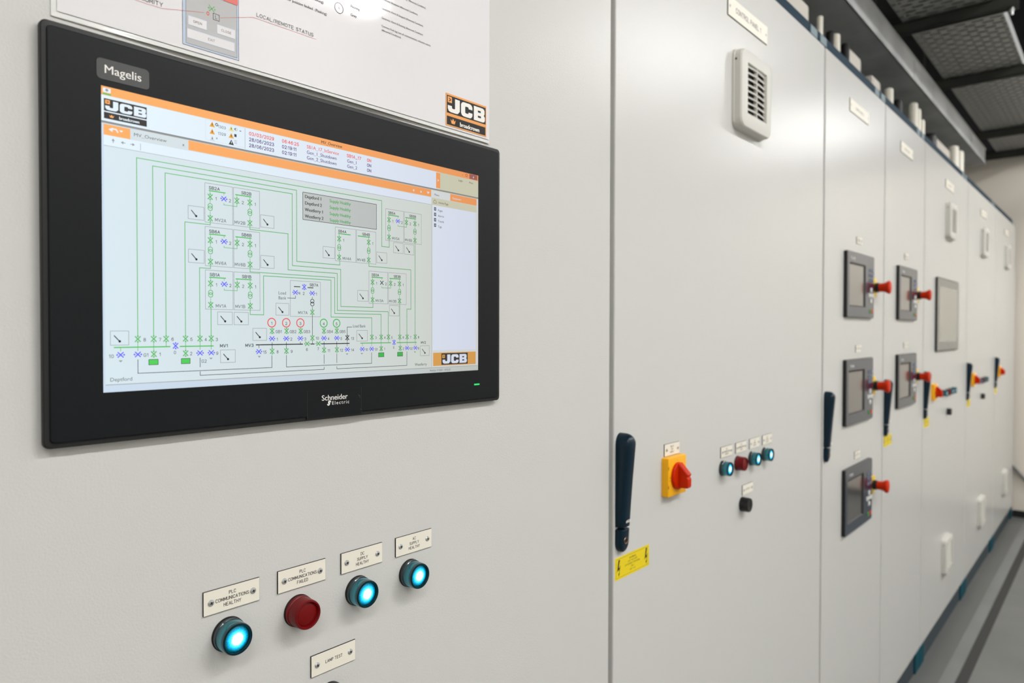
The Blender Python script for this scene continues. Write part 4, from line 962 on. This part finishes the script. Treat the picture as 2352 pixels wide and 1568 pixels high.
upright(2.045, .030, 1.000, T_, 'thin pale conduit beside the nearest cream box')
upright(2.200, .044, .995, T_, 'pale conduit directly before the black cable and second cream box')
upright(2.870, .055, .995, T_, 'pale conduit standing alone between the low cream box and the tall pair')
upright(3.290, .060, 1.040, T_, 'tallest pale conduit of the nearer group of three')
upright(3.360, .058, 1.030, T_, 'middle pale conduit of the nearer group of three')
upright(3.440, .058, 1.000, T_, 'shortest pale conduit of the nearer group of three')
upright(4.240, .085, 1.040, T_, 'left conduit of the farthest pale pair')
upright(4.380, .095, 1.040, T_, 'right conduit of the farthest pale pair')
gd = 'black cables rising from the cabinet tops'
upright(2.140, .040, .985, D_, 'black cable stub left of the second pale conduit', 'cable_stub', cat='cable', group=gd)
upright(2.300, .046, .995, D_, 'black cable stub touching the second cream box', 'cable_stub', cat='cable', group=gd)
upright(3.010, .060, .985, D_, 'black cable stub right of the lone pale conduit', 'cable_stub', cat='cable', group=gd)
upright(3.620, .110, .975, D_, 'thick black cable stub left of the longest cream box', 'cable_stub', cat='cable', group=gd)

# ------------------------------------------------------------------ sloping rail on the end wall
def rail():
    p0, p1 = Vector((X_END - .02, .010, -.900 + Z0)), Vector((X_END - .02, -.62, -1.235 + .45 + Z0 - .95 + .0))
    p1 = Vector((X_END - .02, -.34, -.900 + Z0 - .35 * 1.17))
    t = bpy.data.objects.new('wall_rail', None); C.objects.link(t); t.location = p0
    tag(t, 'grey rail sloping down across the cream end wall', 'rail')
    d = p1 - p0; n = 12; r = .011; u = Vector((1, 0, 0)); w = d.normalized().cross(u)
    b = MB(); b.loft([[tuple(q + u * r * math.cos(2 * PI * k / n) + w * r * math.sin(2 * PI * k / n)) for k in range(n)] for q in (Vector((0, 0, 0)), d)], M['rail']); b.build('tube', t, smooth=50)
    for f_ in (.15, .8):
        q = d * f_; b = MB(); b.box(q.x, q.x + .021, q.y - .006, q.y + .006, q.z - .006, q.z + .006, M['rail']); b.build('bracket', t)
rail()

# ------------------------------------------------------------------ ceiling lamps
def ceiling_lamp(x, y, z, hl, glow, label):
    t = thing('ceiling_lamp', x, z, label, 'lamp', 'long ceiling lamps over the aisle', y=y)
    b = MB(); b.box(-hl - .02, hl + .02, -.090, .090, .0, .05, M['lamp_body']); b.build('housing', t)
    for q in (-hl * .8, hl * .8):
        b = MB(); b.box(q - .004, q + .004, -.004, .004, .05, CEIL - z - Z0, M['lamp_body']); b.build('suspension_rod', t)
    b = MB(); b.box(-hl, hl, -.080, .080, -.012, -.001, M[glow]); b.build('diffuser', t)
for (x, y, z, hl, glow, s_) in ((4.10, -1.83, 1.93, .80, 'lamp_glow', 'long ceiling lamp over the aisle facing the second cabinet'),
                                (5.20, -1.25, 1.52, .60, 'lamp_glow_far', 'dimmer ceiling lamp nearest the end wall'),
                                (1.00, -1.85, 1.93, .80, 'lamp_glow', 'long ceiling lamp over the aisle above the camera'),
                                (-1.30, -1.85, 1.93, .80, 'lamp_glow', 'long ceiling lamp behind the camera'),
                                (2.00, -2.67, 1.88, .40, 'lamp_glow', 'short ceiling lamp near the opposite wall')):
    ceiling_lamp(x, y, z, hl, glow, s_)
